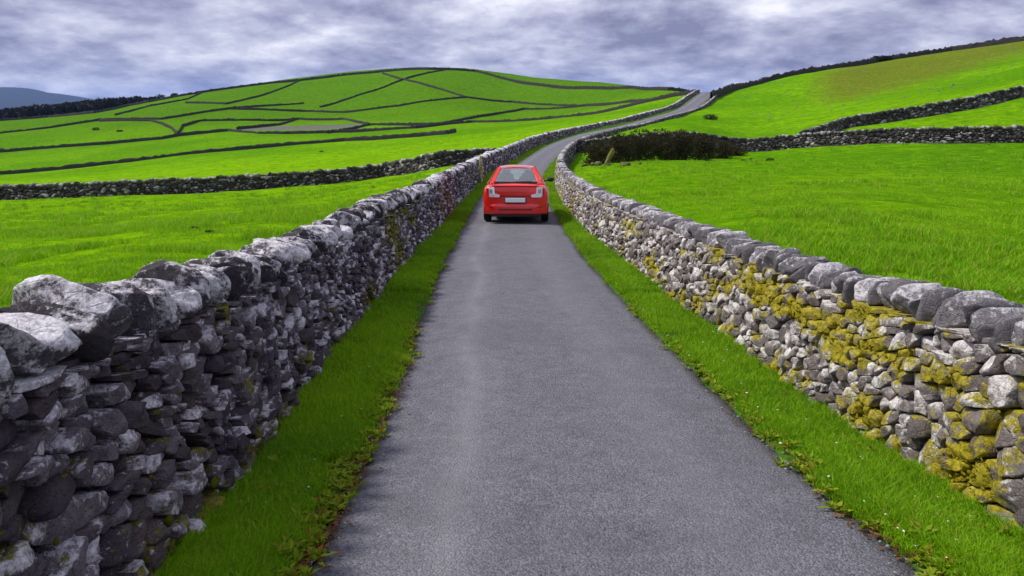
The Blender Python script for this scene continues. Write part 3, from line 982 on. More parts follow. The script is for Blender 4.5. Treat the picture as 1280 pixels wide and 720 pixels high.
for side, nm, lab in ((-1, 'verge_grass', 'shaded short green grass on the left verge'), (1, 'verge_grass', 'sunlit short green grass on the right verge')):
    parts = []
    for (n, y0, y1, per, w, hm, hx) in ((22000, 1.5, 9, 9, .0022, .022, .055), (9000, 9, 30, 9, .005, .03, .07), (5000, 30, 70, 8, .012, .05, .10)):
        X, Y, t, wd = verge_points(side, n, y0, y1, 70 + side + int(y0))
        Z = ground(X, Y) + .01
        hs = .55 + .75 * smooth(0, .25, t) + .5 * smooth(.8, 1, t) + .35 * fbm(X * 3, Y * 3, seed=9)
        ok = fbm(X * 2.2, Y * 2.2, seed=51) + t * 2.2 > -.35
        parts.append(blades(X[ok], Y[ok], Z[ok], hm, hx, w, .75, 80 + side, per, .014 + .0008 * Y[ok], np.clip(hs[ok], .3, 2)))
    co, f, a = merge(parts)
    g = mesh_obj(nm, co, f, M['grass_verge'], smoothf=True, attrs=a)
    props(g, lab, 'grass', kind='stuff')

# pasture either side of the walls, thinning with distance
for side in (-1, 1):
    rg = np.random.default_rng(90 + side)
    n = 70000 if side > 0 else 60000
    q = rg.random(n); Y = 1 / (1 / 3.5 + q * (1 / 48 - 1 / 3.5))
    lim = .80
    fx = np.interp(Y, ySL, lfx if side < 0 else rfx) + side * .6
    X = fx + side * rg.random(n) * (lim * Y + 2.5)
    r = np.hypot(X, Y)
    ok = (fbm(X * .5, Y * .5, seed=60) + .8 * vnoise(X * 2, Y * 2, seed=61) > -.55)
    X, Y, r = X[ok], Y[ok], r[ok]
    Z = ground(X, Y)
    hs = .6 + .6 * fbm(X * .35, Y * .35, seed=62) + .5 * vnoise(X * 1.7, Y * 1.7, seed=63)
    co, f, a = blades(X, Y, Z, .03, .085, .0018 + .00030 * r, .9, 92 + side, 7, .02 + .003 * r, np.clip(hs, .25, 1.6))
    # rank tufts the sheep leave standing
    n = 9000; q = rg.random(n); Y = 1 / (1 / 7 + q * (1 / 75 - 1 / 7))
    X = np.interp(Y, ySL, lfx if side < 0 else rfx) + side * (.9 + rg.random(n) * (lim * Y + 2.5)); r = np.hypot(X, Y)
    ok = fbm(X * .22, Y * .22, seed=65) + .7 * vnoise(X * .9, Y * .9, seed=66) > .12
    X, Y, r = X[ok], Y[ok], r[ok]
    c2, f2, a2 = blades(X, Y, ground(X, Y), .07, .17, .003 + .00032 * r, .8, 95 + side, 16, .05 + .0012 * r)
    a2['tint'] = a2['tint'] * .7
    co, f, a = merge([(co, f, a), (c2, f2, a2)])
    g = mesh_obj('field_grass', co, f, M['grass_field'], attrs=a)
    props(g, 'bright pasture grass in the field left of the lane' if side < 0 else 'bright uneven pasture grass in the field right of the lane', 'grass', kind='stuff')


# ------------------------------------------------------------------ leafy masses
def leaf_mass(cen, rad, n, size, seed, flat=.0, thr=-.1):
    """leaves scattered through a lobed volume"""
    rg = np.random.default_rng(seed)
    cen = np.atleast_2d(cen); rad = np.atleast_2d(rad)
    vol = np.prod(rad, 1); pick = rg.choice(len(cen), n * 2, p=vol / vol.sum())
    d = rg.normal(size=(n * 2, 3)); d /= np.linalg.norm(d, axis=1)[:, None]
    rr = rg.random(n * 2) ** .45
    p = cen[pick] + d * rr[:, None] * rad[pick]
    s = rad.mean() * .55
    keep = fbm(p[:, 0] / s, p[:, 1] / s, p[:, 2] / s, 3, seed) > thr
    p = p[keep][:n]; n = len(p)
    a = rg.normal(size=(n, 3)); a /= np.linalg.norm(a, axis=1)[:, None]
    b = np.cross(a, rg.normal(size=(n, 3))); b /= np.linalg.norm(b, axis=1)[:, None]
    L = size * rg.uniform(.6, 1.4, n)[:, None]
    co = np.stack([p - a * L, p + b * L * .5, p + a * L, p - b * L * .5], 1).reshape(-1, 3)
    f = np.arange(n * 4).reshape(-1, 4)
    t = np.clip(.5 + .45 * fbm(p[:, 0] / s * 1.5, p[:, 1] / s * 1.5, p[:, 2] / s * 1.5, 2, seed + 3) + rg.normal(0, .15, n), 0, 1)
    return co, f, dict(tint=np.repeat(t, 4), dry=np.repeat(rg.random(n), 4))


def tube(p, r, N=6):
    p = np.asarray(p, float); r = np.asarray(r, float)
    out = []
    for i in range(len(p)):
        t = p[min(i + 1, len(p) - 1)] - p[max(i - 1, 0)]; t /= np.linalg.norm(t)
        a = np.cross(t, [.3, .9, .2]); a /= np.linalg.norm(a); b = np.cross(t, a)
        an = np.linspace(0, 2 * PI, N, endpoint=False)
        out.append(p[i] + r[i] * (np.cos(an)[:, None] * a + np.sin(an)[:, None] * b))
    return np.concatenate(out), grid_faces(len(p), N, True)


# dark thicket filling the corner behind the right wall
tx0 = [(748, 196, 46), (775, 193, 48), (800, 190, 50), (825, 191, 51), (850, 192, 52), (876, 190, 54), (900, 188, 57), (918, 187, 60)]
cen = []; rad = []
for i, (a_, b_, Yt) in enumerate(tx0):
    x, y, z = at(a_, b_, Yt); zg = float(ground(x, y))
    h = [1.2, 1.5, 1.75, 1.8, 1.75, 1.6, 1.2, .6][i]
    cen.append((x, y, zg + h * .45)); rad.append((1.1, .9, h * .78))
th = empty('bramble_thicket', (cen[3][0], cen[3][1], float(ground(cen[3][0], cen[3][1]))), 'dark brown bramble thicket sprawling in the field corner behind the right wall', 'thicket')
co, f, a = leaf_mass(cen, rad, 34000, .06, 301, thr=-.45)
world_child('foliage', co, f, M['dark_foliage'], th, smoothf=False, attrs=a)
st = []
rg = np.random.default_rng(5)
for c, r in zip(cen, rad):
    for k in range(5):
        p0 = np.array([c[0] + rg.uniform(-.6, .6), c[1] + rg.uniform(-.4, .4), c[2] - r[2] * .7])
        p1 = p0 + [rg.uniform(-.5, .5), rg.uniform(-.4, .4), r[2] * 1.2]
        t_, f_ = tube([p0, (p0 + p1) / 2 + rg.normal(0, .08, 3), p1], [.02, .015, .006], 5)
        st.append((t_, [f_], {}))
co, f, _ = merge(st)
world_child('stems', co, f, M['bark'], th)['kind'] = 'stuff'

# mossy leaning slab, boulders along the foot of the thicket
x, y, z = at(762, 204, 42.5); zg = float(ground(x, y))
co, f = boulder(.17, .14, .66, 8, 3.0, .16, 77)
co = co @ rot('Y', .42).T + [0, 0, .55]
o = mesh_obj('leaning_slab', co * .85, f, M['stone_dark'], attrs=dict(tint=np.full(len(co), .5), moss=np.full(len(co), .72)))
o.location = (x, y, zg); props(o, 'mossy upright slab leaning beside the dark thicket', 'boulder')
for i, (a_, b_) in enumerate(((727, 208), (738, 208), (750, 207.5), (762, 207), (775, 207), (788, 206.5), (801, 206))):
    x, y = hit(a_ + rg.uniform(-4, 4), b_ + rg.uniform(-.8, .8), 30)
    co, f = boulder(*(np.array([.24, .18, .15]) * rg.uniform(.6, 1.3)), 8, 2.6, .25, 400 + i)
    o = mesh_obj('fallen_stone', co * .8, f, M['stone_dark'], attrs=dict(tint=np.full(len(co), .3), moss=np.full(len(co), .62)))
    o.location = (x, y, float(ground(x, y)) + .1); o.rotation_euler = (0, 0, i * 1.3)
    props(o, 'small mossy stone in the tumbled row at the foot of the dark thicket', 'stone', 'tumbled stones below the thicket')

# mossy post by the left wall ahead of the car
x, y = hit(604, 229, 24); y = min(y, 36)
co, f = boulder(.075, .07, .66, 8, 4, .12, 88)
o = mesh_obj('mossy_post', co + [0, 0, .6], f, M['stone_light'], attrs=dict(tint=np.full(len(co), .8), moss=np.full(len(co), .66)))
px_ = float(np.interp(33, pl.y, pl.x)) + HALF + .13
o.location = (px_, 33, float(ground(px_, 33))); props(o, 'slim yellow-green mossy post standing against the left wall ahead of the car', 'post')

# woodland on the far left, lone bushes on the skylines
cen = []; rad = []
rg = np.random.default_rng(17)
for px in np.arange(-160, 200, 5.0):
    top_ = np.interp(px, [-160, 0, 60, 110, 140, 190, 200], [141, 136, 130, 125, 122, 121, 124]) + rg.uniform(-1.2, 1.2)
    x, y, z = at(px, top_, 425 + rg.uniform(-8, 25)); zg = float(ground(x, y, False))
    h = max(2.0, z - zg)
    cen.append((x, y, zg + h * .45)); rad.append((3.6, 4, h * .55))
co, f, a = leaf_mass(cen, rad, 30000, .8, 501, thr=-.5)
o = mesh_obj('woodland', co, f, M['wood_foliage'], smoothf=False, attrs=a)
props(o, 'far dark woodland along the horizon on the left', 'woodland', kind='stuff')
for i, (px, py, w_, h_, lab) in enumerate(((201, 124, 3.2, 3.0, 'tiny dark bush on the skyline just right of the woodland'),
                                      (218, 120.5, 2.4, 2.2, 'tiny dark bush where the skyline wall starts up the round hill'),
                                      (1102, 76, 3.2, 1.9, 'low dark bush breaking the ridge skyline on the right'))):
    x, y = hit(px, py, 60)
    zg = float(ground(x, y, False))
    b = empty('bush', (x, y, zg), lab, 'bush')
    co, f, a = leaf_mass([(0, 0, h_ * .5), (w_ * .5, 0, h_ * .4), (-w_ * .5, .4, h_ * .35)], [(w_ * .5, w_ * .5, h_ * .5)] * 3, 700, .28, 600 + i, thr=-.4)
    mesh_obj('foliage', co, f, M['wood_foliage'], b, smoothf=False, attrs=a)
    t_, f_ = tube([(0, 0, -.3), (.1, 0, h_ * .5)], [.2, .08]); mesh_obj('stem', t_, f_, M['bark'], b)

# distant blue hill
hxs = np.linspace(-1, 1, 60); hys = np.linspace(-1, 1, 24)
A_, B_ = np.meshgrid(hys, hxs, indexing='ij')
x0, y0, z0 = at(20, 114, 6200)
top_h = z0 + 40
HZ = top_h * np.clip(1 - (np.abs(B_ - .0) ** 1.5 * 1.0 + np.abs(A_) ** 2), 0, 1) ** .9 * (1 + .10 * fbm(B_ * 4, A_ * 3, seed=71)) - 30
HX = x0 + B_ * 1050 - 60; HY = y0 + A_ * 1400
t = NT('heather_hill'); v = t.coords()
t.bsdf(t.mix(t.noise(v, .004, 5), (.025, .04, .035), (.05, .05, .045)), .95, .1)
o = mesh_obj('distant_hill', np.stack([HX, HY, HZ], -1), grid_faces(*HX.shape), t.m)
props(o, 'blue distant hill on the left horizon', 'hill', kind='structure')

# ------------------------------------------------------------------ weeds, litter, chips, flowers
def leaf_tufts(P, n_leaf, L, W, seed):
    rg = np.random.default_rng(seed)
    parts = []
    K = len(P); n = K * n_leaf
    p = np.repeat(P, n_leaf, 0) + rg.normal(0, .012, (n, 3)) * [1, 1, .2]
    a = rg.uniform(0, 2 * PI, n); el = rg.uniform(.15, 1.2, n); l = L * rg.uniform(.5, 1.2, n); w = W * rg.uniform(.6, 1.2, n)
    d = np.stack([np.cos(a) * np.cos(el), np.sin(a) * np.cos(el), np.sin(el)], -1); s = np.stack([-np.sin(a), np.cos(a), 0 * a], -1)
    q = [p, p + d * (l * .45)[:, None] + s * (w)[:, None], p + d * (l)[:, None] - [0, 0, 1] * (l * .25)[:, None], p + d * (l * .45)[:, None] - s * (w)[:, None]]
    co = np.stack(q, 1).reshape(-1, 3)
    t_ = np.clip(rg.normal(.55, .25, n), 0, 1)
    return co, [np.arange(n * 4).reshape(-1, 4)], dict(tint=np.repeat(t_, 4), dry=np.repeat(rg.random(n), 4))


rg = np.random.default_rng(33)
for side in (-1, 1):
    P = []
    for k in range(300 if side < 0 else 150):
        Y = 1 / (1 / 1.9 + rg.random() * (1 / 30 - 1 / 1.9))
        fx = float(np.interp(Y, ySL, lfx if side < 0 else rfx)); e0 = float(xc_(Y)) + side * RW
        m = rg.random()
        X = fx - side * rg.uniform(.0, .14) if m < .6 else e0 + side * rg.uniform(.0, .10)
        c = np.array([X, Y, float(ground(X, Y)) + .01])
        for j in range(rg.integers(1, 5)): P.append(c + [rg.normal(0, .05), rg.normal(0, .08), 0])
    co, f, a = leaf_tufts(np.array(P), 16, .060, .011, 34 + side)
    o = mesh_obj('weeds', co, f, M['weed'], smoothf=False, attrs=a)
    props(o, 'yellow-green leafy weeds at the foot of the left wall' if side < 0 else 'yellow-green leafy weeds at the foot of the right wall', 'weeds', kind='stuff')

# dead leaves and crumbs along the lane edges
n = 2600
Y = 1 / (1 / 1.8 + rg.random(n) * (1 / 26 - 1 / 1.8)); sd = np.where(rg.random(n) < .78, -1, 1)
X = xc_(Y) + sd * (RW + rg.normal(.0, .045, n) + .05 * fbm(Y * 1.6, Y * 0 + sd, seed=44))
Z = np.maximum(rz_(Y) + .012, ground(X, Y)) + .006
an = rg.uniform(0, 2 * PI, n); s_ = rg.uniform(.006, .02, n)
q = np.stack([np.cos(an) * s_, np.sin(an) * s_], -1); k = np.stack([-q[:, 1], q[:, 0]], -1) * .6
zz = rg.uniform(-.004, .012, (n, 4))
co = np.stack([np.stack([X + s1 * q[:, 0] + s2 * k[:, 0], Y + s1 * q[:, 1] + s2 * k[:, 1], Z + zz[:, i] + .004], -1) for i, (s1, s2) in enumerate(((1, 0), (0, 1), (-1, 0), (0, -1)))], 1)
o = mesh_obj('leaf_litter', co, np.arange(n * 4).reshape(-1, 4), M['leaf_litter'], smoothf=False,
             attrs=dict(tint=np.repeat(rg.random(n), 4), dry=np.zeros(n * 4)))
props(o, 'dead brown leaves gathered along the lane edges', 'leaf litter', kind='stuff')


def scatter_bits(name, pts, r, mat, label, cat, seed, flat=.6, lod=2):
    rg = np.random.default_rng(seed); parts = []
    for i, (x, y, z) in enumerate(pts):
        s = r * rg.uniform(.5, 1.5)
        co, f = boulder(s, s * rg.uniform(.6, 1), s * flat, lod, 2.6, .2, seed + i, 2)
        parts.append((co @ rot('Z', rg.uniform(0, 6)).T + [x, y, z], [f], {}))
    co, f, _ = merge(parts)
    o = mesh_obj(name, co, f, mat, smoothf=False)
    props(o, label, cat, kind='stuff')


P = []
for k in range(420):
    Y = 1 / (1 / 1.9 + rg.random() * (1 / 25 - 1 / 1.9)); sd = rg.choice([-1, 1])
    X = float(xc_(Y)) + sd * (RW + rg.normal(0, .06)); P.append((X, Y, float(ground(X, Y)) + .012))
scatter_bits('grit', P, .006, M['chip'], 'loose grit and crumbs of stone at the lane edges', 'grit', 700)
P = []
for k in range(90):
    Y = 1 / (1 / 2.5 + rg.random() * (1 / 30 - 1 / 2.5)); sd = rg.choice([-1, 1], p=[.25, .75])
    fx = float(np.interp(Y, ySL, lfx if sd < 0 else rfx)); e0 = float(xc_(Y)) + sd * RW
    X = e0 + (fx - e0) * rg.random(); P.append((X, Y, float(ground(X, Y)) + .05))
scatter_bits('daisies', P, .006, M['petal'], 'tiny white daisies dotted in the verge grass', 'flowers', 720, .35)
P = []
for k in range(150):
    Y = rg.uniform(100, 190); X = rg.uniform(.30, .72) * Y
    P.append((X, Y, float(ground(X, Y)) + .08))
scatter_bits('scattered_stones', P, .13, M['chip'], 'pale stones scattered on the brown upper slope at the right', 'stones', 740, .7)
# a few dark tussocks in the pastures
P = []
for (px, py, s) in ((962, 203, .22), (929, 200.5, .14), (939, 196.5, .10), (402, 190, .3), (888, 148, .8), (243, 288, .07), (262, 291, .06), (150, 164, .8), (120, 163, 1.0)):
    x, y = hit(px, py, 9)
    P.append((x, y, float(ground(x, y)), s))
for i, (x, y, z, s) in enumerate(P):
    co, f, a = leaf_mass([(0, 0, s * .35)], [(s * 1.4, s, s * .55)], 260, s * .22, 800 + i, thr=-.6)
    o = mesh_obj('tussock', co, f, M['tussock'], smoothf=False, attrs=a)
    o.location = (x, y, z); props(o, 'small dark tussock growing out of the bright pasture', 'tussock', 'dark tussocks in the pastures')

#CAR#
# ------------------------------------------------------------------ car
def car():
    Yc = 17.7; Xc = float(xc_(Yc)) + .06
    zr = float(rz_(Yc)) + .035
    sl = math.atan2(float(rz_(Yc + 3.2)) - float(rz_(Yc + .4)), 2.8)
    root = empty('red_car', (Xc, Yc, zr), 'small bright red car driving away along the lane, seen from behind', 'car')
    root.rotation_euler = (sl, 0, -.035); root.scale = (.965, 1, 1)
    t = NT('red_paint'); v = t.coords()
    n = t.noise(v, 3, 2)
    t.bsdf(t.mix(n, (.80, .014, .010), (.84, .02, .012)), .22, .5, Coat_Weight=.8, Coat_Roughness=.04)
    red = t.m
    t = NT('tinted_glass')
    tr = t.n('ShaderNodeBsdfTransparent'); tr.inputs[0].default_value = (.88, .95, .94, 1)
    gl = t.n('ShaderNodeBsdfGlossy'); gl.inputs['Roughness'].default_value = .04
    mx_ = t.n('ShaderNodeMixShader'); mx_.inputs[0].default_value = .22; t.l(tr.outputs[0], mx_.inputs[1]); t.l(gl.outputs[0], mx_.inputs[2])
    t.l(mx_.outputs[0], t.out.inputs['Surface']); glass = t.m
    black = simple_mat('black_trim', (.02, .02, .022), .55, .4)
    rubber = simple_mat('tyre_rubber', (.018, .018, .018), .85, .2)
    alloy = simple_mat('wheel_alloy', (.5, .5, .52), .35, .5, Metallic=.8)
    lampc = simple_mat('clear_lamp_lens', (.93, .93, .95), .15, .7)
    lampr = simple_mat('red_lamp_lens', (.45, .01, .01), .15, .7)
    plate_m = simple_mat('number_plate_white', (.88, .90, .94), .4, .4)
    seatm = simple_mat('seat_cloth', (.10, .11, .11), .9, .1)

    def part(name, co, f, mat, parent=root, sub=0, smoothf=True, bevel=0):
        o = mesh_obj(name, co, f, mat, parent, smoothf=smoothf)
        if bevel:
            b = o.modifiers.new('b', 'BEVEL'); b.width = bevel; b.segments = 2; b.limit_method = 'ANGLE'
        if sub:
            s = o.modifiers.new('s', 'SUBSURF'); s.levels = sub; s.render_levels = sub
        return o

    # body stations: y, zbot, belt z, top z at centre, halfwidth low, mid, belt
    S = [(-.02, .34, .86, .88, .60, .70, .60),
         (.03, .25, .915, .945, .72, .795, .70),
         (.16, .20, .93, .965, .76, .815, .73),
         (.34, .20, .93, .965, .775, .825, .735),
         (.42, .50, .93, .965, .78, .835, .74),
         (.68, .60, .93, .96, .785, .84, .745),
         (.96, .50, .925, .955, .78, .835, .745),
         (1.05, .20, .92, .95, .775, .83, .745),
         (1.7, .18, .90, .93, .775, .825, .745),
         (2.4, .18, .885, .92, .775, .825, .74),
         (2.62, .20, .87, .91, .775, .825, .735),
         (2.70, .50, .86, .90, .775, .825, .73),
         (2.95, .60, .835, .88, .775, .825, .715),
         (3.22, .50, .79, .84, .765, .815, .70),
         (3.32, .22, .75, .80, .74, .79, .66),
         (3.52, .24, .64, .68, .64, .70, .56),
         (3.58, .34, .56, .58, .52, .56, .48)]
    rows = []
    for (y, zb, zt, zc, wl_, wm, wt) in S:
        zm = zb + (zt - zb) * .55 if zb < .45 else (zb + zt) / 2
        half = [(0, zb), (wl_ * .6, zb), (wl_ * .96, zb + .01), (wl_, zb + .06), (wm, max(zm * .82, zb + .09)), (wm, max(zm, zb + .13)), (wm * .985, zt - .13), (wt + .03, zt - .035), (wt - .05, zt), (wt * .5, (zt + zc) / 2 + .005), (0, zc)]
        full = half + [(-x_, z_) for x_, z_ in half[-2:0:-1]]
        rows.append([(x_, y, z_) for x_, z_ in full])
    co = np.array(rows); nr, ncn = co.shape[:2]
    f = grid_faces(nr, ncn, True)
    c0 = np.array([[0, S[0][0], .6]]); c1 = np.array([[0, S[-1][0], .5]])
    allc = np.concatenate([co.reshape(-1, 3), c0, c1]); nb = nr * ncn
    i = np.arange(ncn); j = (i + 1) % ncn
    t0 = np.stack([np.full(ncn, nb), j, i], 1); t1 = np.stack([np.full(ncn, nb + 1), (nr - 1) * ncn + i, (nr - 1) * ncn + j], 1)
    part('body', allc, [f[:, ::-1], t0[:, ::-1] * 1, t1[:, ::-1] * 1], red, sub=2)

    # cabin: parcel shelf, seats and headrests seen through the glazing
    shelfm = simple_mat('shelf_cloth', (.38, .44, .43), .9, .1)
    def cush(name, c, h_, seed):
        mm_, ff_ = boulder(h_[0], h_[1], h_[2], 8, 4, .02, seed, 0)
        part(name, mm_ + np.array(c), ff_, seatm)
    co = np.array([(x_, y_, z_) for x_ in (-.66, .66) for y_ in (.42, 2.60) for z_ in (.90, .982)])
    part('parcel_shelf', co, np.array([[0, 1, 3, 2], [4, 6, 7, 5], [0, 4, 5, 1], [2, 3, 7, 6], [0, 2, 6, 4], [1, 5, 7, 3]]), shelfm, smoothf=False)
    for s_ in (-1, 1):
        cush('seat', (s_ * .30, 1.05, 1.0), (.24, .07, .10), 3)
        cush('headrest', (s_ * .30, 1.05, 1.13), (.11, .05, .06), 4)
        cush('seat', (s_ * .33, 1.75, 1.02), (.22, .07, .13), 5)
        cush('headrest', (s_ * .33, 1.75, 1.19), (.11, .05, .06), 6)
    # roof: crowned panel
    g = np.linspace(-1, 1, 9)
    A, B = np.meshgrid(g, g, indexing='ij')
    yy = 1.35 + A * .57; ww = .545 - .015 * np.abs(A)
    zz = 1.372 - .045 * np.abs(A) ** 2.2 - .035 * np.abs(B) ** 2.5
    topc = np.stack([B * ww, yy, zz], -1)
    und = topc.copy(); und[..., 2] -= .055; und[..., 0] *= .98
    n_ = 81
    border = [(0, k) for k in range(8)] + [(k, 8) for k in range(8)] + [(8, 8 - k) for k in range(8)] + [(8 - k, 0) for k in range(8)]
    ids = [a_ * 9 + b_ for a_, b_ in border]; idn = ids[1:] + ids[:1]
    fs_ = np.concatenate([grid_faces(9, 9)[:, ::-1], grid_faces(9, 9, off=n_), np.array([[p, p + n_, q + n_, q] for p, q in zip(ids, idn)])])
    part('roof', np.concatenate([topc.reshape(-1, 3), und.reshape(-1, 3)]), fs_, red, sub=1)

    def pane(name, q, mat, th=.012, parent=root, bev=.0, grow=None):
        """thin solid from a planar quad"""
        q = np.array(q, float); nn = np.cross(q[1] - q[0], q[3] - q[0]); nn /= np.linalg.norm(nn)
        n2 = len(q)
        co = np.concatenate([q, q + nn * th])
        f4 = [[k, (k + 1) % n2, (k + 1) % n2 + n2, k + n2] for k in range(n2)]
        me = bpy.data.meshes.new(name)
        me.from_pydata([tuple(x_) for x_ in co], [], [list(range(n2))[::-1], list(range(n2, 2 * n2))] + f4)
        me.materials.append(mat); me.update()
        o = bpy.data.objects.new(name, me); COL.objects.link(o); o.parent = parent
        if bev:
            b = o.modifiers.new('b', 'BEVEL'); b.width = bev; b.segments = 2
        return o

    # C pillars (red) and A pillars
    for s in (-1, 1):
        q = [(s * .655, .36, .925), (s * .545, .36, .925), (s * .455, .80, 1.315), (s * .535, .82, 1.315)]
        if s > 0: q = q[::-1]
        pane('pillar', q, red, .035, bev=.012)
        q = [(s * .715, .42, .93), (s * .712, .74, .93), (s * .552, .98, 1.30), (s * .535, .80, 1.31)]
        if s < 0: q = q[::-1]
        pane('pillar', q, red, .03, bev=.01)
        q = [(s * .70, 2.66, .90), (s * .70, 2.52, .91), (s * .53, 1.80, 1.31), (s * .53, 1.90, 1.31)]
        if s > 0: q = q[::-1]
        pane('pillar', q, red, .03, bev=.01)
        q = [(s * .715, .78, .935), (s * .712, 1.50, .925), (s * .553, 1.42, 1.29), (s * .555, 1.00, 1.295)]
        if s < 0: q = q[::-1]
        pane('side_window', q, glass, .012)
        q = [(s * .712, 1.55, .925), (s * .705, 2.48, .915), (s * .553, 1.82, 1.28), (s * .553, 1.47, 1.29)]
        if s < 0: q = q[::-1]
        pane('side_window', q, glass, .012)
    # rear window: pane, black surround, wiper
    rwq = [(-.60, .368, .945), (.60, .368, .945), (.50, .775, 1.305), (-.50, .775, 1.305)]
    fr = pane('rear_window', [(-.60, .368, .945), (.60, .368, .945), (.585, .385, .99), (-.585, .385, .99)], black, .012)
    gq = [(-.53, .376, .985), (.53, .376, .985), (.45, .735, 1.288), (-.45, .735, 1.288)]
    d_ = np.array([0, -.012, .011])
    pane('glass', [tuple(np.array(p) + d_) for p in gq], glass, .008, parent=fr)
    pane('wiper', [(-.02, .335, .985), (.42, .345, .99), (.42, .352, 1.003), (-.02, .342, .998)], black, .01, parent=fr)
    wq = [(.64, 2.63, .92), (-.64, 2.63, .92), (-.50, 1.90, 1.30), (.50, 1.90, 1.30)]
    pane('windscreen', wq, glass, .012)

    # tailgate lines, bumper and plate
    def box(name, x0, x1, y0, y1, z0, z1, mat, bev=.006, parent=root):
        co = np.array([(x_, y_, z_) for x_ in (x0, x1) for y_ in (y0, y1) for z_ in (z0, z1)])
        f_ = [[0, 1, 3, 2], [4, 6, 7, 5], [0, 4, 5, 1], [2, 3, 7, 6], [0, 2, 6, 4], [1, 5, 7, 3]]
        return part(name, co, np.array(f_), mat, parent, bevel=bev, smoothf=False)

    # bumper: curved bar
    u_ = np.linspace(-1, 1, 17)
    prof = [(-.035, .235), (-.06, .27), (-.065, .46), (-.035, .50), (.06, .50), (.06, .22)]
    rows = []
    for k in u_:
        x_ = k * .80; yo = .10 * abs(k) ** 5 + .03 * k * k
        rows.append([(x_, yo + a_, b_) for a_, b_ in prof])
    co = np.array(rows)
    part('bumper', co.reshape(-1, 3), np.concatenate([grid_faces(17, 6, True), np.array([[0, 1, 2, 3], [0, 3, 4, 5], [96 + 3, 96 + 2, 96 + 1, 96], [96 + 5, 96 + 4, 96 + 3, 96]])]), red, sub=1)
    box('lower_grille', -.42, .42, -.070, .05, .335, .365, black, .01)
    box('diffuser', -.60, .60, .0, .1, .17, .25, black, .02)
    pl_ = box('number_plate', -.245, .245, -.080, -.03, .525, .628, plate_m, .006)
    for zz_ in (.508, .637):
        pass
    box('plate_recess', -.265, .265, -.066, -.02, .508, .645, black, .01)
    box('tailgate_seam', -.575, .575, -.036, .02, .668, .680, black, .0)
    box('boot_lip', -.60, .60, -.028, .10, .90, .928, red, .012)
    # tail lamps: L shaped housings with clear lens and red corner
    for s in (-1, 1):
        base = [(.40, .645), (.63, .645), (.665, .69), (.67, .875), (.60, .90), (.525, .885), (.515, .735), (.385, .70)]
        def yb(x_): return -.052 + .055 * max(0, (abs(x_) - .45) / .25) ** 2
        q = [(s * x_, yb(x_), z_) for x_, z_ in base]
        if s < 0: q = q[::-1]
        lm = pane('tail_lamp', q, lampc, .03)
        q = [(s * x_, yb(x_) - .006, z_) for x_, z_ in ((.655, .70), (.70, .715), (.71, .84), (.66, .86))]
        if s < 0: q = q[::-1]
        pane('red_lens', q, lampr, .03, parent=lm)
        q = [(s * x_, yb(x_) - .032, z_) for x_, z_ in ((.56, .745), (.63, .745), (.635, .83), (.565, .835))]
        if s < 0: q = q[::-1]
        pane('reflector', q, alloy, .006, parent=lm)
    # fog lamp and exhaust
    for s in (-1, 1):
        box('fog_lamp', s * .60 - .05, s * .60 + .05, -.035, .02, .40, .435, lampr, .006)
    t_, f_ = tube([(.42, -.05, .225), (.42, .25, .235)], [.03, .03], 12); part('exhaust', t_, f_, alloy)
    # mirror on the driver's side
    mm, ff = boulder(.095, .06, .06, 8, 2.6, .0, 5, 0)
    part('door_mirror', mm + [.90, 2.08, .965], ff, black)
    t_, f_ = tube([(.73, 2.12, .92), (.86, 2.09, .95)], [.022, .018], 8); part('mirror_arm', t_, f_, black)
    # seats seen through the glass
    # wheels
    for s in (-1, 1):
        for yw in (.69, 2.96):
            an = np.linspace(0, 2 * PI, 28, endpoint=False)
            prof = [(.19, -.085), (.27, -.092), (.295, -.07), (.30, 0), (.295, .07), (.27, .092), (.19, .085)]
            rows = [[(s * .735 + o_, yw + r_ * math.cos(q_), .30 + r_ * math.sin(q_)) for q_ in an] for r_, o_ in prof]
            w_ = mesh_obj('wheel', np.array(rows).reshape(-1, 3), grid_faces(7, 28, True), rubber, root)
            rows = [[(s * .735 + s * o_, yw + r_ * math.cos(q_), .30 + r_ * math.sin(q_)) for q_ in an] for r_, o_ in ((.20, -.07), (.195, .075), (.17, .06), (.06, .05), (.01, .055))]
            mesh_obj('rim', np.array(rows).reshape(-1, 3), grid_faces(5, 28, True), alloy, w_)
    box('underbody', -.62, .62, .30, 3.3, .17, .30, black, .02)
    for s in (-1, 1):
        for yw in (.69, 2.96):
            rows = [[(s * .60 + o_ , yw + .335 * math.cos(q_), .32 + .335 * math.sin(q_)) for q_ in np.linspace(0, PI, 15)] for o_ in (0, s * .195)]
            part('arch_liner', np.array(rows).reshape(-1, 3), grid_faces(2, 15), black)
    # tumblehome: the cabin narrows towards the roof
    for o_ in root.children_recursive:
        if o_.type != 'MESH' or o_.name.split('.')[0] in ('wheel', 'rim', 'door_mirror', 'mirror_arm', 'arch_liner'): continue
        for v_ in o_.data.vertices:
            if v_.co.z > .965: v_.co.x *= 1 - .15 * min(1, (v_.co.z - .965) / .36)
    return root


car()

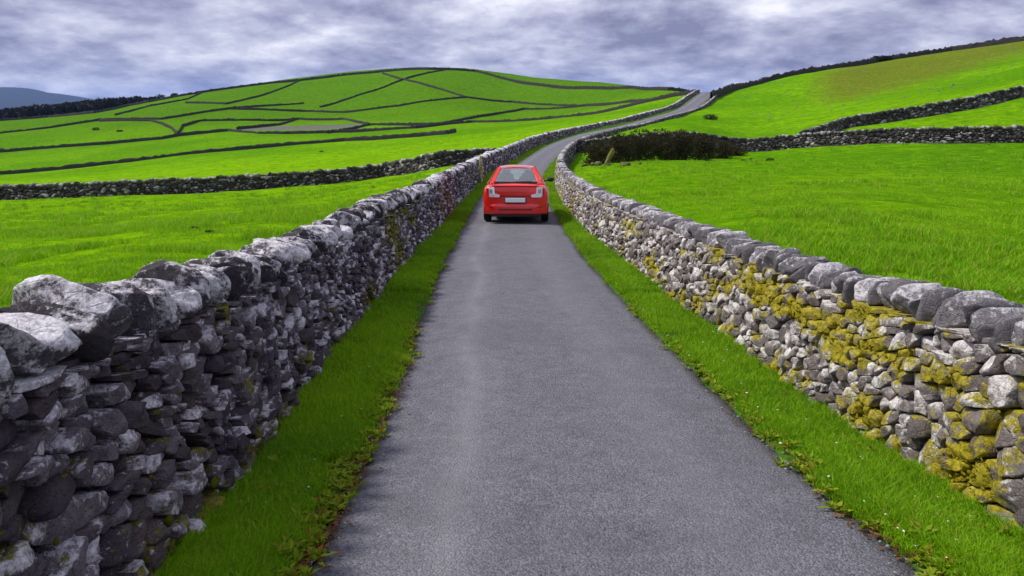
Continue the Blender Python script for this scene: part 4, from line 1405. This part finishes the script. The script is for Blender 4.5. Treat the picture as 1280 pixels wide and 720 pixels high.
# ------------------------------------------------------------------ light, sky
SUN_EL, SUN_AZ = 52.0, -84.0            # azimuth measured from +Y towards +X
w = bpy.data.worlds.new('World'); bpy.context.scene.world = w; w.use_nodes = True
nt = w.node_tree; nt.nodes.clear()
def N(t_, **k):
    n_ = nt.nodes.new(t_)
    for a_, b_ in k.items(): setattr(n_, a_, b_)
    return n_
def Mth(op, a_, b_=0.0):
    n_ = N('ShaderNodeMath', operation=op)
    for i_, v_ in enumerate((a_, b_)):
        if isinstance(v_, (int, float)): n_.inputs[i_].default_value = v_
        else: nt.links.new(v_, n_.inputs[i_])
    return n_.outputs[0]
out = N('ShaderNodeOutputWorld'); bg = N('ShaderNodeBackground'); bg.inputs['Strength'].default_value = .1
sky = N('ShaderNodeTexSky', sky_type='NISHITA'); sky.sun_disc = False
sky.sun_elevation = math.radians(SUN_EL); sky.sun_rotation = math.radians(SUN_AZ)
tc = N('ShaderNodeTexCoord'); sp = N('ShaderNodeSeparateXYZ'); nt.links.new(tc.outputs['Generated'], sp.inputs[0])
den = Mth('ADD', Mth('MAXIMUM', sp.outputs[2], 0.0), .29)
cx = Mth('DIVIDE', sp.outputs[0], den); cy = Mth('DIVIDE', sp.outputs[1], den)
cb = N('ShaderNodeCombineXYZ'); nt.links.new(cx, cb.inputs[0]); nt.links.new(cy, cb.inputs[1])
def cn(scale, det, rough, off, dist=.0):
    mp = N('ShaderNodeMapping'); mp.inputs['Location'].default_value = off; nt.links.new(cb.outputs[0], mp.inputs['Vector'])
    n_ = N('ShaderNodeTexNoise'); n_.inputs['Scale'].default_value = scale; n_.inputs['Detail'].default_value = det
    n_.inputs['Roughness'].default_value = rough; n_.inputs['Distortion'].default_value = dist
    nt.links.new(mp.outputs[0], n_.inputs['Vector']); return n_.outputs['Fac']
def rampw(f_, st):
    n_ = N('ShaderNodeValToRGB'); cr = n_.color_ramp
    while len(cr.elements) < len(st): cr.elements.new(.5)
    for e, (p_, c_) in zip(cr.elements, st):
        e.position = p_; e.color = (c_, c_, c_, 1) if isinstance(c_, (int, float)) else (*c_, 1)
    nt.links.new(f_, n_.inputs['Fac']); return n_.outputs['Color']
def mixw(f_, a_, b_):
    n_ = N('ShaderNodeMix', data_type='RGBA')
    for s_, v_ in ((n_.inputs[0], f_), (n_.inputs[6], a_), (n_.inputs[7], b_)):
        if isinstance(v_, (int, float)): s_.default_value = v_
        elif isinstance(v_, tuple): s_.default_value = (*v_, 1)
        else: nt.links.new(v_, s_)
    return n_.outputs[2]
n1 = cn(3.0, 8, .56, (5.3, 2.7, 0), .15); n2 = cn(7.5, 7, .58, (9.0, 4.0, 2), .3)
def puff(dy):
    a_ = cn(2.0, 9, .60, (5.3, 2.7 + dy, 0), .12); b_ = cn(5.4, 7, .60, (9.0, 4.0 + dy, 2), .1)
    return Mth('ADD', Mth('MULTIPLY', a_, .74), Mth('MULTIPLY', b_, .26))
n_here, n_up = puff(0.0), puff(-.085)
lit = Mth('SUBTRACT', n_here, n_up)
nn0 = Mth('ADD', Mth('MULTIPLY', n1, .72), Mth('MULTIPLY', n2, .28))
nn = Mth('SUBTRACT', Mth('ADD', Mth('MULTIPLY', n_here, .85), .075), Mth('MULTIPLY', lit, .95))
cl = rampw(nn, [(.37, (1.15, 1.15, 1.24)), (.45, (.77, .78, .94)), (.52, (.50, .51, .69)), (.60, (.28, .285, .44))])
vm = N('ShaderNodeVectorMath', operation='SCALE'); nt.links.new(cl, vm.inputs[0]); vm.inputs['Scale'].default_value = 8.2
cov = rampw(n2, [(.28, 0.75), (.40, 1.0)])
mx = mixw(cov, sky.outputs[0], vm.outputs[0])
nt.links.new(mx, bg.inputs['Color']); nt.links.new(bg.outputs[0], out.inputs['Surface'])

sd = bpy.data.lights.new('sun', 'SUN'); sd.energy = 3.3; sd.angle = math.radians(5); sd.color = (1, .95, .86)
so = bpy.data.objects.new('sun', sd); COL.objects.link(so)
az = math.radians(SUN_AZ); el = math.radians(SUN_EL)
dirv = Vector((math.sin(az) * math.cos(el), math.cos(az) * math.cos(el), math.sin(el)))
so.rotation_euler = dirv.to_track_quat('Z', 'Y').to_euler(); so.location = (0, 0, 60)

# thin air between the camera and the far hill
hzm = bpy.data.materials.new('thin_air'); hzm.use_nodes = True; h_ = hzm.node_tree; h_.nodes.clear()
ho = h_.nodes.new('ShaderNodeOutputMaterial'); hv = h_.nodes.new('ShaderNodeVolumePrincipled')
hv.inputs['Color'].default_value = (.26, .46, 1, 1); hv.inputs['Density'].default_value = 6.5e-5; hv.inputs['Anisotropy'].default_value = .2
h_.links.new(hv.outputs[0], ho.inputs['Volume'])
zlo = float(GZ.min()) - 40; zhi = 300.0
bc = np.array([(x_, y_, z_) for x_ in (-11000, 11000) for y_ in (-3000, 11000) for z_ in (zlo, zhi)])
hz_o = mesh_obj('haze', bc, np.array([[0, 1, 3, 2], [4, 6, 7, 5], [0, 4, 5, 1], [2, 3, 7, 6], [0, 2, 6, 4], [1, 5, 7, 3]]), hzm, smoothf=False)
props(hz_o, 'thin bluish air over the hills', 'haze', kind='stuff')

cd = bpy.data.cameras.new('camera'); cam = bpy.data.objects.new('camera', cd); COL.objects.link(cam)
cd.sensor_width = 36; cd.lens = 36 * F / 1280; cd.clip_end = 20000; cd.clip_start = .05
cam.location = (0, 0, EYE); cam.rotation_euler = (PI / 2 - PITCH, 0, 0)
sc = bpy.context.scene; sc.camera = cam
sc.view_settings.view_transform = 'Standard'; sc.view_settings.look = 'None'
sc.view_settings.exposure = .2; sc.view_settings.gamma = 1
sc.cycles.max_bounces = 6; sc.cycles.diffuse_bounces = 3; sc.cycles.use_denoising = True
